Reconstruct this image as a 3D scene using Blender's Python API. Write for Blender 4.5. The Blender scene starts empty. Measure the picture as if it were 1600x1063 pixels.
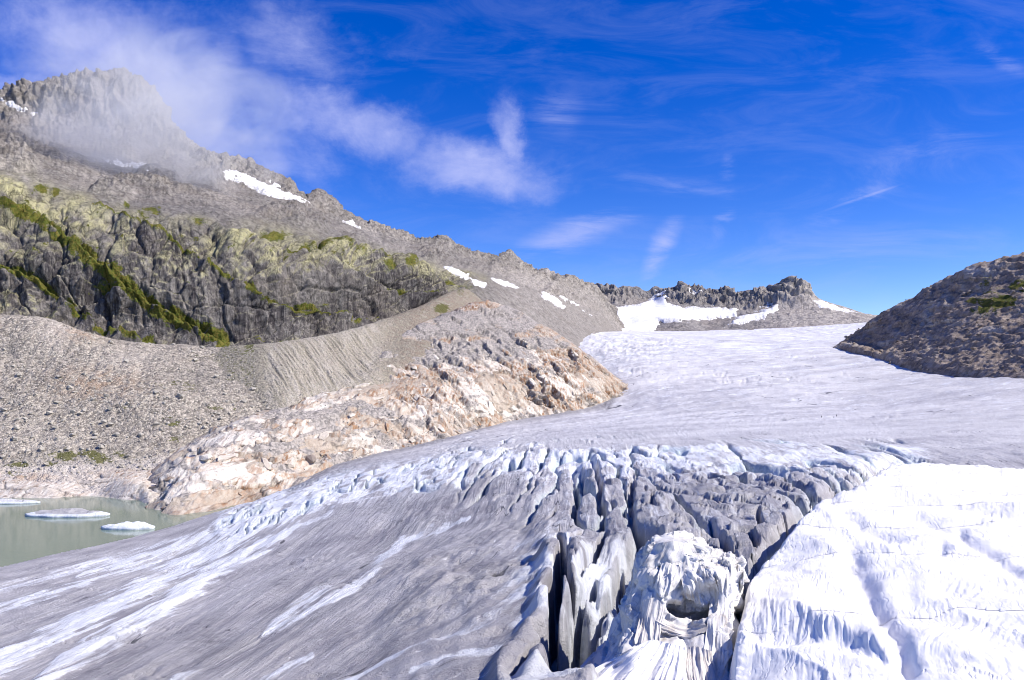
import bpy, bmesh, math, random
import numpy as np
from mathutils import Vector

# ------------------------------------------------------------------ camera, light, sky
F = 1256.0          # focal length in photo pixels (1600 wide)
HY = 610.0          # row of the horizon
ZC = 75.0           # eye height above the lake
sc = bpy.context.scene
col = sc.collection
cam_d = bpy.data.cameras.new('camera'); cam = bpy.data.objects.new('camera', cam_d); col.objects.link(cam)
cam.location = (0, 0, ZC); cam.rotation_euler = (math.pi/2, 0, 0)
cam_d.sensor_width = 36.0; cam_d.lens = 36.0*F/1600.0
cam_d.shift_y = (HY-531.5)/1600.0
cam_d.clip_start = 1.0; cam_d.clip_end = 60000.0
sc.camera = cam
sc.view_settings.view_transform = 'Standard'; sc.view_settings.look = 'None'
sc.view_settings.gamma = 1.0; sc.view_settings.use_curve_mapping = False
sc.view_settings.exposure = 0.45
AZ, EL = math.radians(103), math.radians(43)
tosun = Vector((math.sin(AZ)*math.cos(EL), math.cos(AZ)*math.cos(EL), math.sin(EL)))
sun_d = bpy.data.lights.new('sun', 'SUN'); sun = bpy.data.objects.new('sun', sun_d); col.objects.link(sun)
sun_d.energy = 5.0; sun_d.angle = math.radians(0.5); sun_d.color = (1.0, 0.935, 0.83)
sun.rotation_euler = (-tosun).to_track_quat('-Z', 'Y').to_euler(); sun.location = (500, -500, 1500)
sc.render.engine = 'CYCLES'
sc.cycles.max_bounces = 6; sc.cycles.diffuse_bounces = 3; sc.cycles.volume_bounces = 3
sc.cycles.use_denoising = True; sc.cycles.filter_width = 0.95

class NT:
    """small helper for writing node trees"""
    def __init__(s, tree): s.t = tree
    def n(s, typ, **kw):
        nd = s.t.nodes.new(typ)
        for k, v in kw.items(): setattr(nd, k, v)
        return nd
    def put(s, sock, v):
        if v is None: return
        if isinstance(v, bpy.types.NodeSocket): s.t.links.new(v, sock)
        else:
            if sock.type == 'RGBA' and not isinstance(v, (int, float)) and len(v) == 3: v = (*v, 1)
            if sock.type == 'RGBA' and isinstance(v, (int, float)): v = (v, v, v, 1)
            sock.default_value = v
    def m(s, op, a, b=None, c=None, clamp=False):
        nd = s.n('ShaderNodeMath', operation=op, use_clamp=clamp)
        s.put(nd.inputs[0], a); s.put(nd.inputs[1], b); s.put(nd.inputs[2], c)
        return nd.outputs[0]
    def vm(s, op, a, b=None):
        nd = s.n('ShaderNodeVectorMath', operation=op); s.put(nd.inputs[0], a)
        if op == 'SCALE': s.put(nd.inputs[3], b)
        else: s.put(nd.inputs[1], b)
        return nd.outputs[1] if op in ('LENGTH', 'DOT_PRODUCT') else nd.outputs[0]
    def mix(s, f, a, b, mode='MIX'):
        nd = s.n('ShaderNodeMix', data_type='RGBA', blend_type=mode)
        s.put(nd.inputs[0], f); s.put(nd.inputs[6], a); s.put(nd.inputs[7], b)
        return nd.outputs[2]
    def ss(s, v, lo, hi, a=0.0, b=1.0, kind='SMOOTHSTEP'):
        nd = s.n('ShaderNodeMapRange', interpolation_type=kind)
        s.put(nd.inputs[0], v); s.put(nd.inputs[1], lo); s.put(nd.inputs[2], hi); s.put(nd.inputs[3], a); s.put(nd.inputs[4], b)
        return nd.outputs[0]
    def noise(s, vec, scale=1.0, detail=6, rough=0.55, dist=0.0, typ='FBM'):
        nd = s.n('ShaderNodeTexNoise', noise_type=typ, normalize=True)
        s.put(nd.inputs['Vector'], vec); s.put(nd.inputs['Scale'], scale); s.put(nd.inputs['Detail'], detail)
        s.put(nd.inputs['Roughness'], rough); s.put(nd.inputs['Distortion'], dist)
        return nd.outputs[0]
    def voro(s, vec, scale=1.0, feat='F1', rnd=1.0):
        nd = s.n('ShaderNodeTexVoronoi', feature=feat); s.put(nd.inputs['Vector'], vec); s.put(nd.inputs['Scale'], scale)
        s.put(nd.inputs['Randomness'], rnd)
        return nd
    def map(s, vec, loc=(0, 0, 0), rot=(0, 0, 0), scale=(1, 1, 1), typ='POINT'):
        nd = s.n('ShaderNodeMapping', vector_type=typ); s.put(nd.inputs[0], vec)
        nd.inputs[1].default_value = loc; nd.inputs[2].default_value = rot; nd.inputs[3].default_value = scale
        return nd.outputs[0]
    def xyz(s, v):
        nd = s.n('ShaderNodeSeparateXYZ'); s.put(nd.inputs[0], v); return nd.outputs
    def comb(s, x, y, z=0.0):
        nd = s.n('ShaderNodeCombineXYZ'); s.put(nd.inputs[0], x); s.put(nd.inputs[1], y); s.put(nd.inputs[2], z); return nd.outputs[0]
    def bump(s, h, dist, strength=1.0, nrm=None):
        nd = s.n('ShaderNodeBump'); s.put(nd.inputs['Height'], h); s.put(nd.inputs['Distance'], dist); s.put(nd.inputs['Strength'], strength)
        if nrm is not None: s.put(nd.inputs['Normal'], nrm)
        return nd.outputs[0]
    def attr(s, name):
        nd = s.n('ShaderNodeAttribute', attribute_name=name); return nd.outputs
    def pos(s): return s.n('ShaderNodeNewGeometry').outputs['Position']
    def normal(s): return s.n('ShaderNodeNewGeometry').outputs['True Normal']

world = bpy.data.worlds.new('World'); sc.world = world; world.use_nodes = True
def build_world():
    t = NT(world.node_tree); world.node_tree.nodes.clear()
    sky = t.n('ShaderNodeTexSky', sky_type='NISHITA'); sky.sun_disc = False
    sky.sun_elevation = EL; sky.sun_rotation = AZ; sky.altitude = 2300; sky.air_density = 1.0; sky.dust_density = 0.1; sky.ozone_density = 1.5
    hs = t.n('ShaderNodeHueSaturation'); hs.inputs['Hue'].default_value = 0.527; hs.inputs['Saturation'].default_value = 1.48; hs.inputs['Value'].default_value = 1.40
    t.put(hs.inputs['Color'], sky.outputs[0])
    d = t.n('ShaderNodeTexCoord').outputs['Generated']
    x, y, z = t.xyz(d)
    ys = t.m('MAXIMUM', y, 0.05)
    u = t.m('DIVIDE', x, ys); w = t.m('DIVIDE', z, ys)
    p = t.comb(u, w, 0.0)
    n1 = t.noise(p, 2.6, 9, 0.62, 0.5)
    n2 = t.noise(t.map(p, rot=(0, 0, -0.35), scale=(3.0, 11.0, 1)), 1.6, 8, 0.66, 1.0)
    wob = t.n('ShaderNodeTexNoise'); t.put(wob.inputs['Vector'], p); wob.inputs['Scale'].default_value = 5.0; wob.inputs['Detail'].default_value = 7; wob.inputs['Roughness'].default_value = 0.62
    pw = t.vm('ADD', p, t.vm('SCALE', t.vm('SUBTRACT', wob.outputs['Color'], (0.5, 0.5, 0.5)), 0.16))
    pw2 = t.vm('ADD', p, t.vm('SCALE', t.vm('SUBTRACT', wob.outputs['Color'], (0.5, 0.5, 0.5)), 0.05))
    def blob(px, py, sx, sy, rot=0.0, soft=1.0, q=None):
        v = t.map(q if q is not None else pw, ((px-800)/F, (HY-py)/F, 0), (0, 0, rot), (sx/F, sy/F, 1), 'TEXTURE')
        l = t.vm('LENGTH', v)
        return t.ss(l, 1.0, 0.0, 0.0, soft)
    tot = None
    for b in ((150, 30, 400, 190, -0.25, .75), (470, 60, 320, 150, -0.35, .55), (540, 195, 260, 130, -0.4, .95), (730, 265, 260, 110, -0.1, .9),
              (805, 205, 55, 120, 0.25, .75), (430, 260, 260, 110, -0.2, .62), (30, 120, 200, 60, 0.1, .6), (580, 300, 200, 50, -0.1, .45), (860, 270, 90, 70, 0.2, .4)):
        v = blob(*b); tot = v if tot is None else t.m('MAXIMUM', tot, v)
    n3 = t.noise(t.map(pw2, rot=(0, 0, 0.5), scale=(1.0, 1.7, 1)), 7.0, 9, 0.68, 0.4)
    den = t.m('ADD', t.m('ADD', t.m('MULTIPLY', n1, 0.75), t.m('MULTIPLY', n3, 0.40)), t.m('MULTIPLY', tot, 0.42))
    puff = t.m('MULTIPLY', t.m('MULTIPLY', t.ss(den, 0.66, 1.10), 0.85), t.ss(tot, 0.0, 0.3))
    st = None
    for b in ((905, 365, 170, 34, 0.38, .5), (1035, 390, 26, 85, -0.42, .55), (1130, 340, 20, 55, -0.25, .5), (1133, 268, 20, 30, -0.1, .5),
              (1330, 318, 100, 24, 0.40, .42), (1560, 95, 70, 20, -0.6, .3), (1450, 240, 150, 50, 0.5, .2), (1050, 290, 160, 24, -0.25, .32), (1300, 390, 360, 50, 0.1, .16), (870, 180, 50, 50, 0.5, .3)):
        v = blob(*b, q=pw2); st = v if st is None else t.m('MAXIMUM', st, v)
    wis = t.m('MULTIPLY', st, t.ss(n2, 0.36, 0.70))
    # thin contrail
    v = t.map(p, ((1345-800)/F, (HY-310)/F, 0), (0, 0, 0.33), (85/F, 3.5/F, 1), 'TEXTURE')
    con = t.m('MULTIPLY', t.ss(t.vm('LENGTH', v), 1.0, 0.0, 0.0, 0.34), t.ss(n2, 0.3, 0.6, 0.3, 1.0))
    a = t.m('ADD', t.m('ADD', puff, wis), t.m('ADD', con, t.m('MULTIPLY', t.ss(n2, 0.40, 0.75), 0.10)), clamp=True)
    a = t.m('MULTIPLY', a, t.ss(y, 0.05, 0.3))
    cl = t.mix(a, hs.outputs[0], (4.4, 4.7, 7.6))
    bg = t.n('ShaderNodeBackground'); t.put(bg.inputs[0], cl); bg.inputs[1].default_value = 0.10
    out = t.n('ShaderNodeOutputWorld'); t.put(out.inputs[0], bg.outputs[0])
build_world()

# ------------------------------------------------------------------ numpy noise
_rng = np.random.default_rng(7)
_P = _rng.permutation(256).astype(np.int64); _P = np.concatenate([_P, _P, _P])
_G2 = np.stack([np.cos(np.arange(256)*2*np.pi*0.618034), np.sin(np.arange(256)*2*np.pi*0.618034)], 1)
_g = _rng.normal(size=(256, 3)); _G3 = _g/np.linalg.norm(_g, axis=1, keepdims=True)
def fade(t): return t*t*t*(t*(t*6-15)+10)
def per2(x, y, seed=0):
    x = np.asarray(x, float)+seed*17.31; y = np.asarray(y, float)+seed*7.77
    x, y = np.broadcast_arrays(x, y)
    xi = np.floor(x); yi = np.floor(y); xf = x-xi; yf = y-yi
    xi = xi.astype(np.int64) & 255; yi = yi.astype(np.int64) & 255
    u = fade(xf); v = fade(yf)
    def g(dx, dy):
        h = _G2[_P[_P[xi+dx]+yi+dy] & 255]
        return h[..., 0]*(xf-dx)+h[..., 1]*(yf-dy)
    a = g(0, 0); b = g(1, 0); c = g(0, 1); d = g(1, 1)
    ab = a+u*(b-a); return (ab+v*((c+u*(d-c))-ab))*1.5
def per3(x, y, z, seed=0):
    x = np.asarray(x, float)+seed*17.31; y = np.asarray(y, float)+seed*7.77; z = np.asarray(z, float)+seed*3.1
    xi = np.floor(x); yi = np.floor(y); zi = np.floor(z); xf = x-xi; yf = y-yi; zf = z-zi
    xi = xi.astype(np.int64) & 255; yi = yi.astype(np.int64) & 255; zi = zi.astype(np.int64) & 255
    u = fade(xf); v = fade(yf); w = fade(zf)
    def g(dx, dy, dz):
        h = _G3[_P[_P[_P[xi+dx]+yi+dy]+zi+dz]]
        return h[..., 0]*(xf-dx)+h[..., 1]*(yf-dy)+h[..., 2]*(zf-dz)
    def lay(dz):
        a = g(0, 0, dz); b = g(1, 0, dz); c = g(0, 1, dz); d = g(1, 1, dz)
        ab = a+u*(b-a); return ab+v*((c+u*(d-c))-ab)
    p = lay(0); return (p+w*(lay(1)-p))*1.4
def fbm2(x, y, o=4, seed=0, lac=2.03, gain=.5, ridged=False):
    t = 0; a = 1.0; f = 1.0; n = 0
    for i in range(o):
        v = per2(x*f, y*f, seed+i)
        if ridged: v = 1-2*np.abs(v)
        t = t+a*v; n += a; a *= gain; f *= lac
    return t/n
def fbm3(x, y, z, o=4, seed=0, lac=2.03, gain=.5, ridged=False):
    t = 0; a = 1.0; f = 1.0; n = 0
    for i in range(o):
        v = per3(x*f, y*f, z*f, seed+i)
        if ridged: v = 1-2*np.abs(v)
        t = t+a*v; n += a; a *= gain; f *= lac
    return t/n
def cells2(x, y, seed=0):
    """jittered cells: nearest, second distance, id and offset from the cell's centre"""
    xi = np.floor(x).astype(np.int64); yi = np.floor(y).astype(np.int64)
    d1 = np.full(x.shape, 9.0); d2 = np.full(x.shape, 9.0); cid = np.zeros(x.shape, np.int64); ox = np.zeros(x.shape); oy = np.zeros(x.shape)
    for dx in (-1, 0, 1):
        for dy in (-1, 0, 1):
            a = xi+dx; b = yi+dy
            h = _P[_P[(a+seed*31) & 255]+(b & 255)]
            jx = a+.15+.7*_P[h+1]/255.0; jy = b+.15+.7*_P[h+57]/255.0
            ex = x-jx; ey = y-jy; d = np.hypot(ex, ey)
            n = d < d1
            d2 = np.where(n, d1, np.minimum(d2, d)); d1 = np.where(n, d, d1)
            cid = np.where(n, h*7+(a & 15)+(b & 15)*16, cid); ox = np.where(n, ex, ox); oy = np.where(n, ey, oy)
    return d1, d2, cid, ox, oy
def hsh(i, k): return _P[(_P[i & 255]+k*37+(i >> 8)*11) & 255]/255.0
def sst(x, a, b):
    t = np.clip((x-a)/(b-a), 0, 1); return t*t*(3-2*t)
def seg_dist(px, py, pts):
    """distance in photo pixels to a polyline, and the position along it"""
    best = np.full(np.shape(px), 1e9)
    for (x0, y0), (x1, y1) in zip(pts[:-1], pts[1:]):
        dx, dy = x1-x0, y1-y0; L = dx*dx+dy*dy
        t = np.clip(((px-x0)*dx+(py-y0)*dy)/L, 0, 1)
        best = np.minimum(best, np.hypot(px-x0-t*dx, py-y0-t*dy))
    return best
def blobs(px, py, L):
    r = np.zeros(np.shape(px))
    for (cx, cy, sx, sy, w) in L:
        r = np.maximum(r, w*np.exp(-((px-cx)/sx)**2-((py-cy)/sy)**2))
    return r
def inside(px, py, poly):
    """signed distance (pixels) to a polygon, positive inside"""
    d = seg_dist(px, py, list(poly)+[poly[0]])
    ins = np.zeros(np.shape(px), bool)
    n = len(poly)
    for i in range(n):
        x0, y0 = poly[i]; x1, y1 = poly[(i+1) % n]
        if y0 == y1: continue
        c = ((y0 > py) != (y1 > py)) & (px < (x1-x0)*(py-y0)/(y1-y0)+x0)
        ins ^= c
    return np.where(ins, d, -d)

def box_smooth(A, k, n):
    for _ in range(n):
        for ax in (0, 1):
            pad = [(0, 0)]*A.ndim; pad[ax] = (k, k)
            B = np.pad(A, pad, mode='edge'); cs = np.cumsum(B, axis=ax)
            L = A.shape[ax]; lo = np.take(cs, np.arange(L), ax); hi = np.take(cs, np.arange(L)+2*k, ax)
            A = (hi-lo)/(2*k)
    return A

# ------------------------------------------------------------------ mesh helpers
def pchip(xk, yk, xq):
    """monotone cubic; xk (k,), yk (k,...), xq (q,)"""
    xk = np.asarray(xk, float); yk = np.asarray(yk, float); xq = np.clip(np.asarray(xq, float), xk[0], xk[-1])
    h = np.diff(xk); hs = h.reshape((-1,)+(1,)*(yk.ndim-1)); dl = np.diff(yk, axis=0)/hs
    m = np.zeros_like(yk)
    if len(xk) > 2:
        s = dl[:-1]*dl[1:]; w1 = 2*hs[1:]+hs[:-1]; w2 = hs[1:]+2*hs[:-1]
        with np.errstate(divide='ignore', invalid='ignore'):
            hm = (w1+w2)/(w1/dl[:-1]+w2/dl[1:])
        m[1:-1] = np.where(s > 0, hm, 0)
    m[0] = dl[0]; m[-1] = dl[-1]
    i = np.clip(np.searchsorted(xk, xq, side='right')-1, 0, len(xk)-2)
    t = (xq-xk[i])/h[i]; t = t.reshape((-1,)+(1,)*(yk.ndim-1)); hh = hs[i]
    return (2*t**3-3*t**2+1)*yk[i]+(t**3-2*t**2+t)*hh*m[i]+(-2*t**3+3*t**2)*yk[i+1]+(t**3-t**2)*hh*m[i+1]
def world_of(px, py, Y):
    return np.stack([Y*(px-800)/F, Y, ZC-Y*(py-HY)/F], -1)
def loft(rows, px, nv):
    """rows of (column, row, metres away), front to back -> PX, PY, YY grids (nv, npx)"""
    K = []
    for r in rows:
        a = np.array(r, float); K.append(pchip(a[:, 0], a[:, 1:], px))
    K = np.array(K)                                    # rows, npx, 2
    k = np.arange(len(rows)); vf = np.linspace(0, len(rows)-1, nv*4)
    fine = pchip(k, K, vf)
    st = (np.abs(np.diff(fine[..., 0], axis=0))+0.012*np.abs(np.diff(fine[..., 1], axis=0))).mean(1)
    cum = np.concatenate([[0], np.cumsum(st)]); cum /= cum[-1]
    v = np.interp(np.linspace(0, 1, nv), cum, vf)
    g = pchip(k, K, v)
    PX = np.broadcast_to(px, g.shape[:2])
    return PX, g[..., 0], g[..., 1], np.broadcast_to(v[:, None], g.shape[:2])
def grid_normals(P):
    du = np.gradient(P, axis=1); dv = np.gradient(P, axis=0)
    n = np.cross(du, dv); n /= np.linalg.norm(n, axis=-1, keepdims=True)+1e-9
    return n
def proj(P):
    return 800+F*P[..., 0]/P[..., 1], HY-F*(P[..., 2]-ZC)/P[..., 1]
def grid_mesh(name, P, mat, masks=None, uv=None, keep=None, parent=None, smooth=True, wrap=False):
    nv, nu = P.shape[:2]
    idx = np.arange(nv*nu).reshape(nv, nu)
    if wrap: idx = np.concatenate([idx, idx[:, :1]], 1)
    q = np.stack([idx[:-1, :-1], idx[:-1, 1:], idx[1:, 1:], idx[1:, :-1]], -1).reshape(-1, 4)
    if keep is not None:
        kq = keep.reshape(-1)[q].any(1); q = q[kq]
    used = np.unique(q); rem = np.full(nv*nu, -1); rem[used] = np.arange(len(used)); q = rem[q]
    V = P.reshape(-1, 3)[used]
    me = bpy.data.meshes.new(name)
    me.vertices.add(len(V)); me.vertices.foreach_set('co', V.astype(np.float32).ravel())
    me.loops.add(q.size); me.loops.foreach_set('vertex_index', q.astype(np.int32).ravel())
    me.polygons.add(len(q)); me.polygons.foreach_set('loop_start', (np.arange(len(q))*4).astype(np.int32))
    me.polygons.foreach_set('loop_total', np.full(len(q), 4, np.int32))
    me.polygons.foreach_set('use_smooth', np.full(len(q), smooth, bool))
    me.update(calc_edges=True)
    for nm, m in (masks or {}).items():
        at = me.attributes.new(nm, 'FLOAT_COLOR', 'POINT')
        m = np.stack([np.broadcast_to(np.asarray(c, float), (nv, nu)) for c in m], -1).reshape(-1, len(m))[used]
        if m.shape[1] < 4: m = np.concatenate([m, np.ones((len(m), 4-m.shape[1]))], 1)
        at.data.foreach_set('color', m.astype(np.float32).ravel())
    if uv is not None:
        at = me.attributes.new('flow', 'FLOAT_VECTOR', 'POINT')
        w = np.concatenate([uv.reshape(-1, 2)[used], np.zeros((len(used), 1))], 1)
        at.data.foreach_set('vector', w.astype(np.float32).ravel())
    me.validate()
    if mat: me.materials.append(mat)
    o = bpy.data.objects.new(name, me); col.objects.link(o)
    if parent: o.parent = parent
    return o
def tag(o, label=None, cat=None, group=None, kind=None):
    if label: o['label'] = label
    if cat: o['category'] = cat
    if group: o['group'] = group
    if kind: o['kind'] = kind
    return o
def pymesh(name, V, Fc, mat, parent=None, smooth=False):
    me = bpy.data.meshes.new(name); me.from_pydata([tuple(v) for v in V], [], Fc); me.update()
    if smooth: me.polygons.foreach_set('use_smooth', np.ones(len(me.polygons), bool))
    if mat: me.materials.append(mat)
    o = bpy.data.objects.new(name, me); col.objects.link(o)
    if parent: o.parent = parent
    return o

# ------------------------------------------------------------------ materials
def new_mat(name):
    m = bpy.data.materials.new(name); m.use_nodes = True; m.node_tree.nodes.clear()
    t = NT(m.node_tree); b = t.n('ShaderNodeBsdfPrincipled'); o = t.n('ShaderNodeOutputMaterial')
    t.put(o.inputs[0], b.outputs[0]); b.inputs['Specular IOR Level'].default_value = 0.2
    return m, t, b
def mat_ice():
    m, t, b = new_mat('glacier_ice')
    msk = t.attr('mask'); sep = t.n('ShaderNodeSeparateColor'); t.put(sep.inputs[0], msk[0]); clean_lit, dirt, wall = sep.outputs
    flow = t.attr('flow')[1]; pos = t.pos()
    fine = t.noise(t.map(flow, scale=(0.75, 0.06, 1)), 1.0, 9, 0.70, 0.6)
    wide = t.noise(t.map(flow, scale=(0.10, 0.014, 1)), 1.0, 7, 0.6, 1.0)
    iso = t.noise(pos, 0.45, 8, 0.62)
    big = t.noise(pos, 0.05, 5, 0.55)
    base = t.mix(t.ss(big, 0.3, 0.7), (0.31, 0.298, 0.322), (0.50, 0.485, 0.50))
    base = t.mix(t.m('MULTIPLY', t.ss(wide, 0.45, 0.68), 0.8), base, (0.53, 0.515, 0.51))
    base = t.mix(t.m('MULTIPLY', t.ss(fine, 0.54, 0.68), 0.65), base, (0.70, 0.70, 0.72))
    base = t.mix(t.m('MULTIPLY', t.ss(fine, 0.44, 0.32), 0.38), base, (0.25, 0.25, 0.29))
    fl = t.noise(t.map(flow, rot=(0, 0, 0.12), scale=(1.7, 0.30, 1)), 1.0, 5, 0.6, 0.8)
    base = t.mix(t.ss(fl, 0.625, 0.69), base, (0.74, 0.74, 0.75))
    base = t.mix(t.m('MULTIPLY', t.ss(fl, 0.365, 0.30), 0.75), base, (0.12, 0.12, 0.13))
    base = t.mix(t.m('MULTIPLY', msk[3], t.ss(t.m('ADD', t.m('MULTIPLY', fine, .5), t.m('MULTIPLY', iso, .5)), 0.36, 0.58, 0.5, 1.0)), base, (0.78, 0.765, 0.75))
    ck = t.noise(t.map(flow, rot=(0, 0, 0.25), scale=(0.22, 0.022, 1)), 1.0, 2, 0.4, 0.15); cm = t.noise(t.map(flow, scale=(0.10, 0.04, 1)), 1.0, 3, 0.5)
    base = t.mix(t.m('MULTIPLY', t.ss(t.m('ABSOLUTE', t.m('SUBTRACT', ck, 0.5)), 0.006, 0.002), t.ss(cm, 0.52, 0.60)), base, (0.09, 0.09, 0.10))
    cl = t.m('ADD', clean_lit, t.m('ADD', t.m('MULTIPLY', t.m('SUBTRACT', iso, 0.5), 0.9), t.m('MULTIPLY', t.m('SUBTRACT', fine, 0.5), 1.5)), clamp=True)
    base = t.mix(t.m('MULTIPLY', t.ss(clean_lit, 0.02, 0.2), t.ss(cl, 0.25, 0.8)), base, (0.84, 0.86, 0.90))
    dd = t.m('MULTIPLY', dirt, t.ss(t.m('ADD', t.m('MULTIPLY', iso, 0.6), t.m('MULTIPLY', fine, 0.4)), 0.34, 0.60), clamp=True)
    base = t.mix(dd, base, (0.15, 0.145, 0.155))
    wn = t.noise(t.map(pos, scale=(0.6, 0.6, 0.18)), 1.0, 6, 0.6)
    wc = t.mix(t.ss(wn, 0.35, 0.7), (0.40, 0.52, 0.60), (0.66, 0.70, 0.72))
    base = t.mix(t.m('MULTIPLY', wall, t.ss(wn, 0.2, 0.55, 0.55, 1.0)), base, wc)
    spk = t.noise(pos, 2.6, 5, 0.7)
    base = t.mix(t.m('MULTIPLY', t.ss(spk, 0.60, 0.72), t.m('SUBTRACT', 0.55, t.m('MULTIPLY', clean_lit, 0.5))), base, (0.20, 0.20, 0.23))
    t.put(b.inputs['Base Color'], base); b.inputs['Roughness'].default_value = 0.55
    h = t.m('ADD', t.m('MULTIPLY', iso, 0.8), t.m('ADD', t.m('MULTIPLY', fine, 0.8), t.m('MULTIPLY', spk, 0.42)))
    t.put(b.inputs['Normal'], t.bump(h, 1.1, 1.0))
    return m
def mat_fleece(name='white_fleece', dirt=0.0, c0=(0.86, 0.855, 0.845), c1=(0.79, 0.78, 0.77)):
    m, t, b = new_mat(name); pos = t.pos(); flow = t.attr('flow')[1]
    n = t.noise(pos, 0.25, 6, 0.6)
    stain = t.noise(pos, 0.42, 7, 0.65, 0.5)
    wv = t.vm('ADD', flow, t.vm('SCALE', t.comb(n, stain, 0.0), 2.5))
    f1 = t.noise(t.map(wv, scale=(0.9, 0.07, 1)), 1.0, 3, 0.5, 0.2)
    f2 = t.noise(t.map(wv, rot=(0, 0, 0.7), scale=(0.7, 0.05, 1)), 1.0, 3, 0.5, 0.2)
    f3 = t.noise(t.map(wv, rot=(0, 0, -1.1), scale=(1.1, 0.08, 1)), 1.0, 3, 0.5, 0.2)
    def crease(f): return t.m('ABSOLUTE', t.m('SUBTRACT', f, 0.5))
    c = t.mix(t.ss(n, 0.3, 0.75), c0, c1)
    c = t.mix(t.m('MULTIPLY', t.ss(stain, 0.52, 0.70), 0.10+dirt), c, (0.40, 0.36, 0.32))
    c = t.mix(t.m('MULTIPLY', t.ss(crease(f3), 0.03, 0.0), 0.10+0.5*dirt), c, (0.34, 0.31, 0.29))
    t.put(b.inputs['Base Color'], c); b.inputs['Roughness'].default_value = 0.9; b.inputs['Specular IOR Level'].default_value = 0.05
    sel = t.noise(pos, 0.11, 3, 0.5)
    h = t.mix(t.ss(sel, 0.42, 0.55), crease(f1), crease(f2)); h = t.mix(t.ss(n, 0.45, 0.6), h, crease(f3))
    t.put(b.inputs['Normal'], t.bump(t.m('ADD', t.m('MULTIPLY', t.m('MULTIPLY', t.ss(h, 0.0, 0.05), t.ss(t.noise(pos, 0.17, 4, 0.6), 0.45, 0.62)), 0.16), t.m('MULTIPLY', h, .55)), 0.42, 0.7))
    return m
def mat_rock(name, c0, c1, c2, sc1=1.0, lichen=True, bumpd=1.5, streak=True):
    """mask: r grass, g lichen, b black water stain, on the cliff also painted overhang shade, alpha pale fresh rock"""
    m, t, b = new_mat(name); pos = t.pos(); msk = t.attr('mask'); sep = t.n('ShaderNodeSeparateColor'); t.put(sep.inputs[0], msk[0])
    r, g, bl = sep.outputs; al = msk[3]
    n0 = t.noise(pos, 0.018*sc1, 5, 0.6); n1 = t.noise(pos, 0.11*sc1, 7, 0.62, 0.4); n2 = t.noise(pos, 0.55*sc1, 6, 0.65)
    vs = t.noise(t.map(pos, scale=(0.13*sc1, 0.13*sc1, 0.010*sc1)), 1.0, 7, 0.62, 0.5)
    vf = t.noise(t.map(pos, scale=(0.42*sc1, 0.42*sc1, 0.028*sc1)), 1.0, 6, 0.62, 0.3)
    c = t.mix(t.ss(n1, 0.32, 0.68), c0, c1)
    c = t.mix(t.m('MULTIPLY', t.ss(n0, 0.45, 0.7), 0.6), c, c2)
    c = t.mix(t.m('MULTIPLY', t.ss(n2, 0.52, 0.75), 0.55), c, (0.42, 0.39, 0.36))
    c = t.mix(t.m('MULTIPLY', t.ss(n2, 0.47, 0.30), 0.6), c, (0.07, 0.066, 0.068))
    c = t.mix(t.m('MULTIPLY', al, t.ss(n1, 0.35, 0.6, 0.4, 1.0)), c, (0.52, 0.47, 0.42))
    if lichen:
        lf = t.m('MULTIPLY', g, t.ss(t.m('ADD', t.m('MULTIPLY', n1, .7), t.m('MULTIPLY', n2, .3)), 0.30, 0.52), clamp=True)
        c = t.mix(lf, c, t.mix(n2, (0.34, 0.315, 0.155), (0.50, 0.47, 0.29)))
    jv = t.vm('ADD', pos, t.vm('SCALE', t.comb(n1, n0, n2), 9.0))
    j1 = t.voro(t.map(jv, rot=(0, 0.45, 0), scale=(0.055*sc1, 0.04*sc1, 0.038*sc1)), 1.0, 'DISTANCE_TO_EDGE').outputs[0]
    j2 = t.voro(t.map(jv, rot=(0, 0.45, 0), scale=(0.15*sc1, 0.12*sc1, 0.10*sc1)), 1.0, 'DISTANCE_TO_EDGE').outputs[0]
    jl = t.m('MAXIMUM', t.ss(j1, 0.035, 0.008), t.m('MULTIPLY', t.ss(j2, 0.045, 0.01), t.ss(n0, 0.48, 0.6)))
    c = t.mix(t.m('MULTIPLY', jl, t.m('MULTIPLY', t.m('MAXIMUM', t.m('MULTIPLY', bl, 0.5), t.m('MULTIPLY', g, t.ss(n0, 0.42, 0.58, 0.25, 1.0))), 0.75, clamp=True)), c, (0.04, 0.04, 0.025))
    if streak:
        sv = t.m('MULTIPLY', bl, t.ss(t.m('ADD', t.m('MULTIPLY', vs, .55), t.m('MULTIPLY', vf, .45)), 0.42, 0.58), clamp=True)
        c = t.mix(t.m('MULTIPLY', sv, 0.9), c, (0.045, 0.04, 0.045))
    gf = t.ss(t.m('ADD', r, t.m('ADD', t.m('MULTIPLY', t.m('SUBTRACT', n2, 0.5), 0.9), t.m('MULTIPLY', t.m('SUBTRACT', n1, 0.5), 0.7))), 0.34, 0.52)
    gc = t.mix(t.ss(n1, 0.35, 0.65), (0.10, 0.105, 0.018), (0.17, 0.14, 0.035)); gc = t.mix(t.ss(n2, 0.45, 0.65), gc, (0.06, 0.095, 0.018))
    c = t.mix(gf, c, gc)
    t.put(b.inputs['Base Color'], c); b.inputs['Roughness'].default_value = 0.92; b.inputs['Specular IOR Level'].default_value = 0.1
    h = t.m('ADD', t.m('ADD', t.m('MULTIPLY', n1, 2.2), t.m('MULTIPLY', n2, 1.0)), t.m('MULTIPLY', jl, -1.0))
    if streak: h = t.m('ADD', h, t.m('MULTIPLY', vf, 1.0))
    t.put(b.inputs['Normal'], t.bump(h, bumpd/sc1, 0.8))
    return m
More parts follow.
